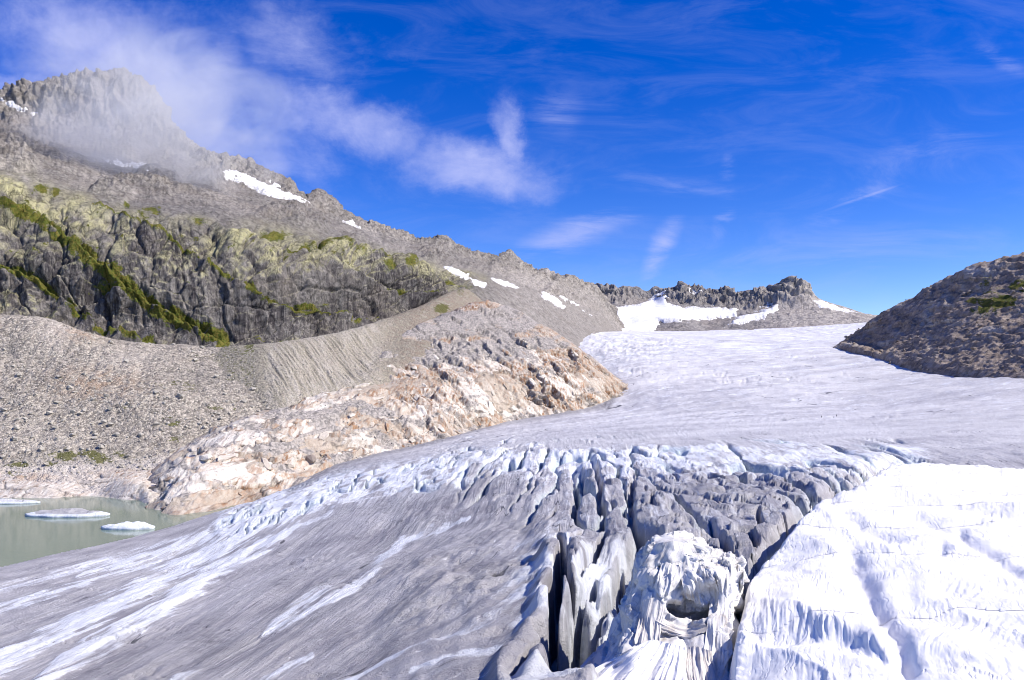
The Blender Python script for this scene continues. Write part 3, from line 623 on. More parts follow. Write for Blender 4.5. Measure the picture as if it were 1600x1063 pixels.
# ------------------------------------------------------------------ fleece cover on the ice
def build_fleece():
    px = np.concatenate([np.linspace(1112, 1900, 580, endpoint=False), np.linspace(1900, 2300, 90)])
    rows = [[(1120,1850,35),(2300,1850,30)],[(1120,1330,50),(1300,1330,48),(1600,1330,46),(2000,1330,44)],
            [(1120,1090,86),(1200,1085,79),(1300,1070,76),(1600,1063,71),(2000,1063,66)],
            [(1120,985,106),(1200,960,101),(1300,945,98),(1600,940,92),(2000,940,86)],
            [(1120,900,128),(1180,885,128),(1300,862,123),(1450,862,118),(1600,860,116),(2000,860,108)],
            [(1120,835,158),(1200,815,160),(1300,800,158),(1450,796,156),(1600,795,152),(2000,795,148)],
            [(1120,795,200),(1200,782,196),(1280,766,200),(1400,752,206),(1600,757,205),(2000,765,200)],
            [(1120,770,250),(1280,748,248),(1340,738,262),(1400,722,280),(1600,730,262),(2000,745,250)],
            [(1120,768,300),(1280,745,310),(1400,716,310),(1600,722,300),(2000,736,290)],
            [(1120,790,330),(1400,740,330),(1600,745,320),(2000,760,310)]]
    PX, PY, YY, V = loft(rows, px, 560)
    PY = PY-6*sst(PX, 1150, 1400)*0
    X = YY*(PX-800)/F; Z = ZC-YY*(PY-HY)/F
    # strips laid across the slope: each one ends in a draped step with pleats
    q = YY*0.92+0.34*X+7*fbm2(X/26, YY/26, 3, 101)+2*fbm2(X/8, YY/8, 2, 102)
    # strip boundaries, spacing grows with distance as the sheets do not
    edges = np.cumsum([0]+[11+6*hsh(np.array([i*13]), 3)[0] for i in range(22)])+55
    qi = np.searchsorted(edges, q)-1; qi = np.clip(qi, 0, len(edges)-2)
    t = (q-edges[qi])/(edges[qi+1]-edges[qi])
    amp = (0.12+0.95*hsh(qi*5+3, 4)*sst(fbm2(X/26, YY/26, 3, 104), -.1, .45))
    step = amp*(sst(t, 0.0, 0.22)-t)              # rises at the strip's near edge, sags towards the next
    al = X*0.92-0.34*YY
    drape = np.exp(-((t-0.10)/0.14)**2)*amp
    pv = sst(fbm2(X/18, YY/18, 3, 109), -.2, .3)
    ple = fbm2(al/0.9+1.2*fbm2(X/9, YY/9, 3, 105), q/9, 3, 106, ridged=True)
    ple2 = fbm2(al/2.6+fbm2(X/9, YY/9, 3, 108), q/14, 2, 107, ridged=True)
    h = 1.0*step+drape*pv*(0.15*(ple-.2)+0.24*ple2)
    # bulges of the ice beneath, and tension wrinkles of the cloth
    bul = fbm2(X/19, YY/19, 3, 110); h += 1.7*bul*sst(YY, 300, 200)+0.42*fbm2(X/6.5, YY/6.5, 3, 111)*(0.3+sst(bul, -.2, .4)*.7)
    for k, (ca, sa, wl) in enumerate(((1, .45, 1.7), (1, -.9, 1.1), (.3, 1, 1.5), (1, .0, .8))):
        rw = fbm2((ca*X+sa*YY+1.5*fbm2(X/10, YY/10, 3, 150+k))/wl, (ca*YY-sa*X)/15, 3, 112+k, ridged=True)
        h += (.09+.10*(k < 2)*sst(fbm2(X/30, YY/30, 2, 170+k), 0, .3))*(rw-.25)*sst(fbm2(X/15+9*k, YY/15, 3, 160+k), 0.08, .40)
    h += 0.035*fbm2(X/.9, YY/.9, 2, 116)
    # hanging drapes: the cloth breaks over an edge of the ice and falls in pleats
    pf = fbm2(al/1.05+.6*fbm2(X/5, YY/5, 2, 181), YY/40, 2, 180, ridged=True); pg = fbm2(al/.55+.8*fbm2(X/5, YY/5, 2, 183), YY/25, 2, 182, ridged=True)
    for ln, drop, L, pa in (([(1140,935),(1185,948),(1240,952),(1300,972),(1360,1000),(1410,1045)], 1.7, 34, .8), ([(1285,800),(1330,832),(1390,858),(1450,852),(1520,866),(1600,900),(1680,920)], 1.1, 22, .55),
                            ([(1400,762),(1470,782),(1540,792),(1640,800)], 1.0, 14, .5), ([(1430,930),(1500,950),(1560,985),(1640,1010)], 1.1, 26, .45), ([(1150,1005),(1200,1010),(1260,1030),(1310,1060)], 1.3, 28, .8), ([(1240,838),(1290,850),(1330,880)], .6, 16, .3)):
        wl_ = 7*fbm2(PX/22, PY/30, 3, 185); yl = np.interp(PX, [q_[0] for q_ in ln], [q_[1] for q_ in ln])+wl_
        sd = PY-yl; ef = sst(PX, ln[0][0]-12, ln[0][0]+18)*sst(PX, ln[-1][0]+12, ln[-1][0]-25)
        hang = sst(sd, -3, 6)*np.exp(-np.maximum(sd, 0)/(L*.75))
        h += ef*(drop*np.where(sd < 0, np.exp(sd/(L*1.6)), np.exp(-sd/(L*.35)))*.42+hang*pa*.5*(.65*(pf-.1)+.40*(pg-.1))*(.45+.9*sst(fbm2(X/12, YY/12, 2, 186), -.2, .3)))
    # gully with folds through the middle right and the hollow near the bottom
    for pts, wd, dep in (([(1500,842),(1560,880),(1620,920),(1700,960)], 9, 1.0), ([(1330,875),(1360,930),(1390,985),(1420,1040)], 16, 1.5), ([(1180,1000),(1260,985),(1330,1000),(1400,1035)], 16, 1.2), ([(1430,812),(1500,845)], 10, .6), ([(1300,790),(1350,830),(1420,855),(1470,860)], 12, .9)):
        d = seg_dist(PX, PY+5*fbm2(X/7, YY/7, 2, 118), pts); h -= .8*dep*np.exp(-(d/wd)**2)*(1+.25*ple2)
    fi = inside(PX, PY, FL_EDGE)+4*fbm2(X/5, YY/5, 3, 119)
    fall = sst(fi, 16, -6); fp = fbm2((al+YY)/1.6, YY/60, 3, 120, ridged=True)
    h += 3.5*0-fall*(5.0+1.3*fp)+(1-fall)*0.0+0.8*sst(fi, 40, 14)*sst(fi, 0, 14)*(0.3+fp*.4)
    P = np.stack([X, YY, Z+h], -1)
    root = bpy.data.objects.new('fleece_cover', None); col.objects.link(root)
    root.location = (60, 110, 45)
    tag(root, 'bright white fleece sheeting spread in strips over the ice', 'glacier cover')
    ids = np.unique(qi)
    for i in ids:
        k = (qi == i) & (fi > -10)
        if k.sum() < 40: continue
        Pi = P.copy(); Pi[..., 2] += 0.05*(i % 2)-0.10*sst(t, 0.9, 1.0)
        o = grid_mesh('fleece_sheet', Pi-np.array(root.location), FLEECE, None, np.stack([al, q], -1), k, root)
    return root
build_fleece()

# ------------------------------------------------------------------ wrapped ice mound with the opening
def build_mound():
    R = [[(1018,848,108),(1032,853,106.5),(1050,854,106),(1072,851,106.5),(1086,848,107.5),(1080,840,109.5),(1055,833,110),(1030,835,109.5)],
         [(1006,872,107.5),(1028,876,105.4),(1062,874,105),(1104,872,105.5),(1130,869,108),(1118,863,111),(1074,848,112.5),(1020,846,111)],
         [(990,908,107),(1020,900,103.5),(1066,893,103.2),(1122,888,103.6),(1158,876,107),(1142,868,113),(1078,866,115),(1004,868,112.5)],
         [(980,955,105),(1004,950,101.8),(1068,950,101.6),(1130,936,101.6),(1159,908,106),(1150,912,115),(1075,912,118),(986,922,114)],
         [(966,1008,102),(988,1004,98.8),(1068,1004,98.5),(1134,992,98.5),(1147,968,104),(1150,960,116),(1075,960,120),(964,972,114)],
         [(905,1085,96),(945,1090,92),(1060,1095,90),(1140,1085,92),(1150,1040,102),(1155,1010,117),(1075,1005,122),(930,1030,113)]]
    n = 8; nu, nv = 300, 190
    u = np.linspace(0, n, nu, endpoint=False)
    rings = []
    for r in R:
        a = np.array(r, float); W = world_of(a[:, 0], a[:, 1], a[:, 2])
        W = np.concatenate([W[-2:], W, W[:3]], 0)        # periodic
        i = np.floor(u).astype(int); t = (u-i)[:, None]; p0, p1, p2, p3 = (W[i+k+1] for k in range(4))
        rings.append(0.5*(2*p1+(p2-p0)*t+(2*p0-5*p1+4*p2-p3)*t**2+(3*p1-p0-3*p2+p3)*t**3))
    rings = np.array(rings)
    top = rings[0].mean(0)+np.array([0, 0, .35]); rings = np.concatenate([np.broadcast_to(top, (1, nu, 3)), rings], 0)
    v = np.linspace(0, len(rings)-1, nv)
    P = pchip(np.arange(len(rings)), rings, v)
    N = grid_normals(P); U, Vv = np.meshgrid(u, v)
    c = P.mean((0, 1)); N *= np.sign(((P-c)*N).sum(-1).mean())
    ca, sa = np.cos(U*2*np.pi/n), np.sin(U*2*np.pi/n)
    tw = .35*fbm3(ca*1.5, sa*1.5, Vv*.5, 3, 130)
    pl = fbm3(ca*7+tw*3, sa*7+tw*3, Vv*0.30, 3, 131, ridged=True)
    plf = fbm3(ca*18+tw*9, sa*18, Vv*0.55, 3, 137, ridged=True)
    pl2 = fbm3(ca*2.2, sa*2.2, Vv*0.9, 3, 132)
    sag = fbm3(ca*1.6+3, sa*1.6, Vv*2.6+1.2*pl2, 2, 134, ridged=True)
    g = sst(Vv, 0.3, 2.0)
    sel = sst(fbm3(ca*2, sa*2, Vv*.7, 2, 138), -.25, .25)
    crm = 0
    for (fu, fv, am, sd_) in ((1.5, 1.25, 1.5, 5), (3.1, 2.3, .7, 6)):
        k1, k2, kid, kx, ky = cells2(U*fu+.5*pl2, Vv*fv+.4*tw, sd_)
        crm = crm+am*((hsh(kid, 1)-.5)*.5+kx*(hsh(kid, 2)-.5)*2.0+ky*(hsh(kid, 3)-.5)*2.0-.35*k1)
    crm = crm*sst(U, 0, .25)*sst(8-U, 0, .25)*sst(Vv, .4, 1.3)
    P = P+N*(.75*crm+g*(0.24*(pl-.15)*sel+.07*(plf-.2)*(1.1-.6*sel))+1.1*pl2*g+0.40*(sag-.3)*sst(Vv, 1.6, 2.6)*(1-sel)+0.03*fbm3(P[..., 0]/.8, P[..., 1]/.8, P[..., 2]/.8, 2, 135))[..., None]
    root = bpy.data.objects.new('wrapped_ice_mound', None); col.objects.link(root); root.location = (22, 104, 42); off = np.array(root.location)
    qx, qy = proj(P)
    front = (U > 0.3) & (U < 4.2)
    e = np.minimum(np.hypot((qx-1092+0.3*(qy-940))/29, (qy-940)/27), np.hypot((qx-1062-.3*(qy-955))/19, (qy-953)/13))+0.45*fbm3(ca*3, sa*3, Vv*2, 3, 136)
    e = np.where(front, e, 9)
    P = P+N*(0.25*np.exp(-((e-1.25)/.25)**2)-1.5*sst(e, 1.08, .9))[..., None]     # rolled lip
    tag(root, 'weathered fleece tent wrapped around an ice mound with a dark torn opening', 'covered ice mound')
    grid_mesh('fleece_wrap', P-off, FLEECE_D, None, np.stack([U*2.4, Vv*2.2], -1), e > 0.93, root, wrap=True)
    # loose sheets hung over the wrap
    fm = (U > 0.0) & (U < 4.4) & (Vv > 1.0); fx, fy, fy_d = qx[fm], qy[fm], P[..., 1][fm]
    def flap(top, bot, out, amp, wl, seed, nu=90, nv=50, mat=FLEECE_D, along=False, bulge=.5):
        u = np.linspace(0, 1, nu); T = np.array(top, float); B = np.array(bot, float)
        tp = pchip(np.linspace(0, 1, len(T)), T, u); bt = pchip(np.linspace(0, 1, len(B)), B, u)
        w = np.linspace(0, 1, nv)[:, None, None]; S = tp[None]*(1-w)+bt[None]*w
        gx, gy = S[..., 0], S[..., 1]; cx = gx[::6, ::6]; D = np.zeros(cx.shape)
        for a in range(cx.shape[0]):
            for b_ in range(cx.shape[1]):
                dd = (fx-cx[a, b_])**2+(fy-gy[::6, ::6][a, b_])**2; D[a, b_] = fy_d[np.argmin(dd)]
        D = box_smooth(np.repeat(np.repeat(D, 6, 0), 6, 1)[:nv, :nu], 4, 2)
        Uu, Ww = np.meshgrid(u, w[:, 0, 0]); aa, bb = (Ww, Uu) if along else (Uu, Ww)
        f = fbm2(aa/wl+.5*fbm2(aa*2, bb*2, 2, seed+1), bb*.8, 2, seed, ridged=True)
        D = D-out-bulge*np.sin(np.pi*np.clip(Ww, 0, 1))*(.6+.4*fbm2(Uu*3, Ww*2, 2, seed+2))-amp*(f-.1)*(.25+.75*(np.sin(np.pi*Uu) if along else Ww))
        edge = 5*fbm2(Uu*7, Ww*0, 3, seed+3)*sst(Ww, .6, 1)
        Wd = world_of(gx, gy+edge, D); th = Wd.copy(); th[..., 1] += .12
        grid_mesh('fleece_sheet', Wd-off, mat, None, np.stack([aa*6, bb*4], -1), None, root)
    flap([(1036,874),(1062,868),(1092,872),(1120,878)], [(1022,918),(1036,936),(1056,918),(1078,908),(1098,914),(1116,930),(1126,922)], .35, .75, .10, 701)
    flap([(1112,874),(1134,866),(1150,871),(1161,879)], [(1122,922),(1138,934),(1152,932),(1163,914)], .25, .6, .2, 711, 70, 40)
    flap([(1112,920),(1126,906),(1142,914)], [(1098,1030),(1122,1046),(1142,1010)], .3, .45, .5, 721, 60, 60)
    flap([(1006,938),(1022,934),(1038,948)], [(990,1004),(1012,1014),(1030,1004)], .5, .45, .24, 731, 60, 50, STAINED)
    flap([(1016,954),(1036,966),(1066,978),(1100,972)], [(1010,972),(1034,988),(1070,998),(1108,984)], .4, .35, .5, 741, 80, 30, STAINED, True, .4)
    flap([(1060,880),(1085,884),(1112,890)], [(1070,934),(1098,946),(1124,926)], .55, .5, .3, 771, 70, 40)
    flap([(1024,850),(1050,846),(1082,850)], [(1000,892),(1040,884),(1096,876)], .35, .5, .4, 781, 70, 40)
    flap([(992,1010),(1020,1000),(1046,1006),(1070,1012)], [(860,1082),(930,1092),(1010,1096),(1075,1092)], 1.0, .9, .09, 751, 120, 60, FLEECE)
    flap([(1062,1018),(1085,1010),(1112,1018)], [(1060,1080),(1090,1086),(1124,1076)], .5, .7, .15, 761, 70, 40, STAINED)
    # grey ice seen inside the opening
    th = np.linspace(0, 2*np.pi, 70, endpoint=False); rr = np.linspace(0, 1, 30)
    T, Rr = np.meshgrid(th, rr)
    ctr = world_of(1088.0, 942.0, 103.6)
    x = ctr[0]-.3+4.2*Rr*np.cos(T); z = ctr[2]+3.2*Rr*np.sin(T)
    y = ctr[1]-.15-.6*Rr**4+1.5*sst(x-ctr[0], -1.0, -2.6)+1.3*sst(z-ctr[2], -.9, -2.0)+0.8*fbm2(x/1.4, z/1.4, 3, 140)-1.3*np.exp(-((x-ctr[0]-1.1)/.8)**2-((z-ctr[2]-.1)/.8)**2)-1.0*np.exp(-((x-ctr[0]-0.2)/.7)**2-((z-ctr[2]-1.1)/.6)**2)
    Q = np.stack([x, y, z], -1)
    k = np.exp(-((x-ctr[0]-1.1)/.9)**2-((z-ctr[2])/.9)**2)
    grid_mesh('ice_face', Q-off, ICE, {'mask': (0.35+.6*k, .25*(1-k), 0.1, .3+0*k)}, np.stack([x, y], -1), None, root, wrap=True)
build_mound()

# ------------------------------------------------------------------ lake
def build_lake():
    px = np.linspace(-420, 420, 60); Y = np.linspace(240, 640, 60); PX, YY = np.meshgrid(px, Y)
    X = np.linspace(-420, -60, 60)[None, :]+0*YY; Yg = np.linspace(230, 640, 60)[:, None]+0*X
    P = np.stack([X, Yg, 0*X], -1)
    tag(grid_mesh('lake', P, WATER), kind='structure')
build_lake()
def iceberg(name, px, py, wpx, dep, hgt, seed, label, clean_lit, dirt, rot=0.0):
    hgt *= 1.2
    Y = ZC*F/(py-HY); cx = Y*(px-800)/F; a = 0.5*wpx*Y/F; b = dep
    th = np.linspace(0, 2*np.pi, 90, endpoint=False); rr = np.concatenate([np.linspace(0, 1, 26), [1.0, .97, .9]])
    T, Rr = np.meshgrid(th, rr)
    out = 1+0.22*fbm2(np.cos(T)*1.6+seed, np.sin(T)*1.6, 4, seed)
    x = a*Rr*np.cos(T)*out; y = b*Rr*np.sin(T)*out
    z = np.zeros_like(x); k = 26
    z[:k] = hgt*(0.28+0.72*(1-Rr[:k]**2)*(0.75+0.9*fbm2(x[:k]/(a*.5)+seed, y[:k]/(b*.7), 4, seed+3)))+0.12*fbm2(x[:k]/1.5, y[:k]/1.5, 3, seed+5)
    z[k] = hgt*0.12; z[k+1] = -0.3; z[k+2] = -1.6
    P = np.stack([x, y, z], -1)
    rim = np.zeros_like(x); rim[20:] = .9
    o = grid_mesh(name, P, ICE, {'mask': (np.maximum(clean_lit, rim*.8), dirt*(1-rim), rim*.35, .5+0*x)}, np.stack([x, y], -1), None, None, wrap=True)
    o.location = (cx, Y, 0); o.rotation_euler.z = rot
    tag(o, label, 'iceberg', 'ice floating on the glacial lake'); return o
iceberg('iceberg', 106, 806, 128, 9, 3.6, 3, 'large flat iceberg with grey dirt on top, floating in the green lake', .12, .45)
iceberg('iceberg', 200, 826, 84, 6, 3.4, 8, 'small bright white iceberg floating nearest to the pale slabs', .95, .05)
iceberg('iceberg', 8, 786, 110, 7, 2.2, 12, 'low pale grey ice floe against the rocky far shore', .45, .2)

# ------------------------------------------------------------------ left mountain
def disp_rock(P, amps, seed=0, vert=True):
    x, y, z = P[..., 0], P[..., 1], P[..., 2]; d = 0
    for (L, a, o, rid) in amps: d = d+a*(fbm3(x/L, y/L, z/L, o, seed+int(L), ridged=rid)-(.25 if rid else 0))
    return d
def build_mountain():
    rows = [[(-320,560,840),(0,545,870),(200,565,890),(350,575,940),(450,565,990),(560,545,1090),(700,500,1340),(760,505,1450),(870,560,1500),(930,560,2000),(985,550,2600),(1010,560,2700)],
     [(-320,430,880),(0,470,920),(200,508,950),(350,530,985),(450,520,1050),(560,493,1170),(700,457,1410),(760,466,1600),(870,516,1900),(930,522,2350),(975,526,2900),(985,534,2950),(1010,545,2980)],
     [(-320,320,940),(0,385,965),(200,425,985),(350,445,1015),(450,440,1085),(560,430,1210),(700,436,1460),(760,447,1720),(870,494,2100),(930,506,2600),(965,519,2980),(980,530,3010),(1010,545,3030)],
     [(-320,220,1060),(0,285,1090),(200,332,1110),(350,352,1140),(450,368,1230),(560,393,1340),(700,420,1560),(760,432,1880),(870,474,2320),(930,490,2800),(958,506,3060),(978,526,3080),(1010,545,3090)],
     [(-320,160,1350),(0,236,1400),(200,285,1440),(350,312,1500),(450,333,1600),(560,368,1750),(700,409,1950),(760,422,2180),(870,458,2600),(930,476,2980),(952,494,3130),(976,522,3150),(1010,545,3160)],
     [(-320,110,1800),(0,196,1880),(60,192,1925),(120,196,1945),(190,205,1960),(240,226,1985),(290,248,2000),(350,280,1960),(450,313,2000),(560,357,2150),(700,397,2350),(760,412,2520),(870,446,2850),(930,462,3100),(948,480,3200),(974,518,3240),(1010,545,3250)],
     [(-320,60,1950),(-60,165,1980),(0,152,2000),(35,140,2010),(75,132,2030),(110,127,2050),(150,124,2060),(185,119,2080),(215,132,2090),(240,158,2100),(270,205,2090),(310,238,2110),(345,244,2140),(352,240,2151),(358,247,2160),(375,246,2186),(385,250,2201),(392,248,2212),(400,256,2224),(412,264,2242),(425,271,2262),(440,277,2279),(455,290,2291),(466,303,2301),(474,313,2308),(480,313,2313),(487,305,2319),(500,298,2330),(505,301,2336),(512,307,2344),(520,312,2353),(527,321,2362),(532,329,2367),(545,337,2382),(560,345,2400),(574,352,2427),(582,349,2442),(590,352,2458),(600,358,2477),(615,362,2506),(630,368,2535),(640,376,2554),(648,386,2569),(655,383,2583),(665,380,2602),(675,376,2621),(683,372,2637),(690,369,2650),(697,371,2663),(705,379,2679),(720,388,2707),(735,397,2736),(745,402,2755),(756,405,2776),(770,401,2802),(780,402,2821),(786,396,2833),(790,396,2840),(795,391,2850),(800,395,2863),(806,402,2879),(814,409,2900),(825,418,2929),(835,427,2955),(845,425,2982),(855,423,3008),(865,428,3034),(880,433,3074),(890,431,3100),(900,436,3129),(912,446,3163),(925,448,3200),(945,468,3260),(972,514,3320),(1010,545,3350)],
     [(-320,140,2300),(0,230,2300),(200,220,2400),(345,330,2450),(500,380,2650),(690,450,2950),(795,470,3150),(925,500,3450),(972,545,3600),(1010,570,3700)]]
    px = np.concatenate([np.linspace(-320, 0, 110, endpoint=False), np.linspace(0, 1010, 690)])
    PX, PY, YY, V = loft(rows, px, 330)
    P = world_of(PX, PY, YY); N = grid_normals(P); N *= np.sign(-N[..., 1].mean())
    cliff = sst(V, 0.1, 0.5)*sst(V, 3.4, 2.6)*sst(PX, 790, 690)
    up = sst(V, 3.0, 3.8); sky = sst(V, 4.75, 5.35)*sst(V, 6.6, 6.0)
    x, y, z = P[..., 0], P[..., 1], P[..., 2]
    # ramps that run down to the right across the cliff, walls below each ramp
    ramps = [[(-60,300),(60,345),(120,392),(200,455),(270,500),(345,538)], [(-60,385),(60,450),(150,515),(240,545)], [(150,320),(260,372),(330,415),(400,465),(470,492),(550,515)],
             [(330,345),(420,385),(520,424),(600,455),(690,470)], [(460,365),(560,395),(640,420),(740,455)]]
    grass = np.zeros_like(PX); led = np.zeros_like(PX)
    wob = 11*fbm2(PX/70, PY/50, 3, 201)+5*fbm2(PX/14, PY/14, 3, 202)
    for i, r in enumerate(ramps):
        dd = seg_dist(PX, PY+wob, r); gaps = .30+.75*sst(fbm2(PX/34+i*5, PY/20, 4, 203+i), -.36, -.04)
        grass = np.maximum(grass, sst(dd, (27, 20, 17, 11, 15)[i], 1)*(1, .95, .8, .6, .6)[i]*gaps)
        yr = np.interp(PX, [q[0] for q in r], [q[1] for q in r]); sd = PY+wob-yr
        endf = sst(PX, r[0][0]-30, r[0][0]+30)*sst(PX, r[-1][0]+30, r[-1][0]-30)
        led += endf*np.where(sd > 0, 20*np.exp(-sd/26)*sst(sd, 0, 8), -15*np.exp(sd/15)*sst(-sd, 0, 6))
    ds = fbm2(PX/60, PY/55, 3, 205)
    lw = .25+.75*sst(PY+25*fbm2(PX/40, PY/40, 3, 206)-np.interp(PX, [0, 200, 350, 450, 560, 700], [440, 400, 405, 420, 425, 440]), -20, 20)
    d = cliff*(led+30*fbm3(x/150, y/150, z/300, 3, 210)+lw*(11*(fbm3(x/50, y/50, z/500, 3, 211, ridged=True)-.2)+3.0*(fbm3(x/16, y/16, z/220, 3, 212, ridged=True)-.2)*sst(ds, -.3, .2)+1.0*(fbm3(x/7, y/7, z/120, 2, 214, ridged=True)-.2)))
    # blocky jointing on two scales
    for (la, lb, am, sd_) in ((40, 52, 9.0, 3), (15, 20, 4.0, 4)):
        c1, c2, ci, ox, oy = cells2((x+.45*z+8*per3(x/40, y/40, z/40, 5))/la, (z-.4*x)/lb, sd_)
        d += cliff*am*((1.0*(hsh(ci, 1)-.5)+1.1*ox*(hsh(ci, 2)-.5)+1.4*oy*(hsh(ci, 3)-.15)-.35*sst(c2-c1, .10, .0))*lw+(1-lw)*1.5*(.5-1.6*c1*c1-.30*sst(c2-c1, .12, 0)))
    gw = 30*fbm2(PX/60, PY/40, 3, 219)
    gul = fbm2((PX+.8*PY+gw)/30, (PY-.5*PX)/90, 4, 221, ridged=True)
    d += up*(gul-.3)*6*sst(PX, 600, 780)
    d += up*(14*fbm3(x/120, y/120, z/120, 4, 220)+5*fbm3(x/28, y/28, z/28, 4, 222))
    rocky = up*np.maximum(sky, sst(fbm2(PX/120, PY/50, 3, 224), .0, .25)*.7)
    rocky = np.maximum(rocky, up*blobs(PX, PY, [(60,170,130,60,1),(190,160,90,60,1),(330,270,28,28,1.2),(20,230,80,50,1)]))
    rocky = np.clip(rocky, 0, 1)
    d += rocky*(30*(fbm3(x/55, y/55, z/190, 4, 226, ridged=True)-.2)+13*(fbm3(x/17, y/17, z/80, 3, 228, ridged=True)-.2))
    d += 2.2*fbm3(x/6, y/6, z/6, 3, 230)*(1+up)
    d *= 1-.88*np.exp(-((V-6)/.38)**2)*sst(PX, 250, 340)
    P = P+N*d[..., None]
    # broken crest line
    spike = 7*(.8*fbm2(PX/13+2*fbm2(PX/40, 0*PX, 2, 231), PX*0, 4, 232, ridged=True)+.1+.5*np.maximum(0, fbm2(PX/34, 0*PX, 3, 233, ridged=True)))*sst(V, 5.2, 6.0)*sst(V, 6.9, 6.2)*(0.45+0.55*sst(PX, 330, 420)*sst(PX, 640, 540))+5*fbm2(PX/4, PX*0, 3, 236)*sst(V, 5.2, 6.0)*sst(V, 6.9, 6.2)
    P[..., 2] += spike*YY/2400
    qx, qy = PX, PY
    n2 = fbm2(PX/38, PY/24, 4, 240); n3 = fbm2((PX+PY)/26, (PY-.5*PX)/12, 4, 241)
    Nn = grid_normals(P); Nn *= np.sign(-Nn[..., 1].mean()); flat = sst(Nn[..., 2], .25, .7)
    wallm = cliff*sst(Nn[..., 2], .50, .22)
    gr = cliff*np.maximum(grass*1.1, 0.55*flat*sst(n3, .12, .40))
    gr = np.maximum(gr, 0.9*blobs(PX, PY, [(65,297,14,7,1),(85,300,10,7,1),(235,330,22,12,1),(200,318,7,5,1),(430,365,30,10,.8),(370,360,25,9,.9),(500,395,60,10,.7),(620,425,60,10,.7),(300,350,25,8,.7),(150,420,50,22,.5),(560,405,90,14,.5),(300,512,50,14,.9),(170,455,40,16,.8),(470,482,40,8,.9)])*(0.5+sst(n3, -.2, .25)*.6))
    gr *= sst(V, 4.4, 3.4)
    lowf = sst(PY-np.interp(PX, [0, 200, 350, 450, 560, 700], [470, 430, 440, 440, 440, 452]), -25, 30)
    lich = np.clip(cliff*(0.10+1.2*n2+0.40*flat-.40*lowf-.40*wallm)+0.9*sst(V, 3.9, 3.1)*blobs(PX, PY, [(30,320,80,50,1),(110,335,60,35,.8),(410,385,70,30,.9),(560,405,110,22,1),(670,440,60,16,1),(20,480,70,22,1),(60,500,60,14,.9),(270,425,40,22,.6),(200,490,40,12,.7)])*(.6+.9*n2), 0, 1)
    blk = np.clip(cliff*(0.30+0.9*fbm2(PX/60, PY/60, 3, 244)+.35*wallm+blobs(PX, PY, [(640,470,60,40,1),(560,490,60,30,.9),(450,520,90,26,1),(380,515,50,34,1),(240,380,45,32,.9),(300,400,26,45,.9),(40,430,60,34,.9),(120,470,60,26,.7),(215,350,30,20,.7),(170,420,40,16,.5)])), 0, 1)  # water stain plus the overhang shadow zones, both painted into the colour
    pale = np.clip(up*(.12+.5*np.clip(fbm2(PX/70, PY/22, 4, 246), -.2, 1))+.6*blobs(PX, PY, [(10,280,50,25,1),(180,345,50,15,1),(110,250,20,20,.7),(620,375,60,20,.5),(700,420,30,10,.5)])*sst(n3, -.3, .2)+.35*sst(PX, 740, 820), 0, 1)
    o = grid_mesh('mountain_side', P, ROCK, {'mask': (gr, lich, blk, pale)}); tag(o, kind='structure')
    return PX, PY, P, V
MPX, MPY, MP, MV = build_mountain()

def snow_patch(poly, label, PX, PY, P, thick=7.0, dirty=0.0, group='old snow patches on the rock slopes', sm=6, V=None):
    qx, qy = proj(P)
    x0, x1 = min(p[0] for p in poly)-25, max(p[0] for p in poly)+25; y0, y1 = min(p[1] for p in poly)-25, max(p[1] for p in poly)+25
    m = (qx > x0) & (qx < x1) & (qy > y0) & (qy < y1)
    if V is not None: m &= V < 6.05
    jj, ii = np.where(m); j0, j1, i0, i1 = jj.min(), jj.max()+1, ii.min(), ii.max()+1
    S = P[j0:j1, i0:i1]; sx, sy = qx[j0:j1, i0:i1], qy[j0:j1, i0:i1]
    sd = inside(sx, sy, poly)+3.4*fbm2(sx/9, sy/4, 4, len(label))
    N = grid_normals(S); N *= np.sign(-N[..., 1].mean())
    B = box_smooth(S, sm, 2); Nb = box_smooth(N, sm, 2)
    rough = np.abs(((S-B)*Nb).sum(-1)).mean()
    off = (thick+1.3*rough)*sst(sd, -0.5, 5.0)-3.0*sst(sd, 0, -3)-(1-sst(sd, -3, 2))*2
    off = (thick*.55+.9*rough)*sst(sd, 0, 6)-(4+3.2*rough)*sst(sd, 2.5, -4)
    Q = B+Nb*off[..., None]
    kp = sd > -4.0; lab = np.zeros(kp.shape, int); best = (0, 0); cur = 0
    for a0, b0 in np.argwhere(kp):
        if lab[a0, b0]: continue
        cur += 1; stk = [(a0, b0)]; lab[a0, b0] = cur; cnt = 0
        while stk:
            a1, b1 = stk.pop(); cnt += 1
            for a2, b2 in ((a1+1, b1), (a1-1, b1), (a1, b1+1), (a1, b1-1)):
                if 0 <= a2 < kp.shape[0] and 0 <= b2 < kp.shape[1] and kp[a2, b2] and not lab[a2, b2]: lab[a2, b2] = cur; stk.append((a2, b2))
        best = max(best, (cnt, cur))
    o = grid_mesh('snow_patch', Q, SNOW, {'mask': (sst(sd, 7, 0), 0*sd, 0*sd)}, None, lab == best[1])
    tag(o, label, 'snow patch', group); return o
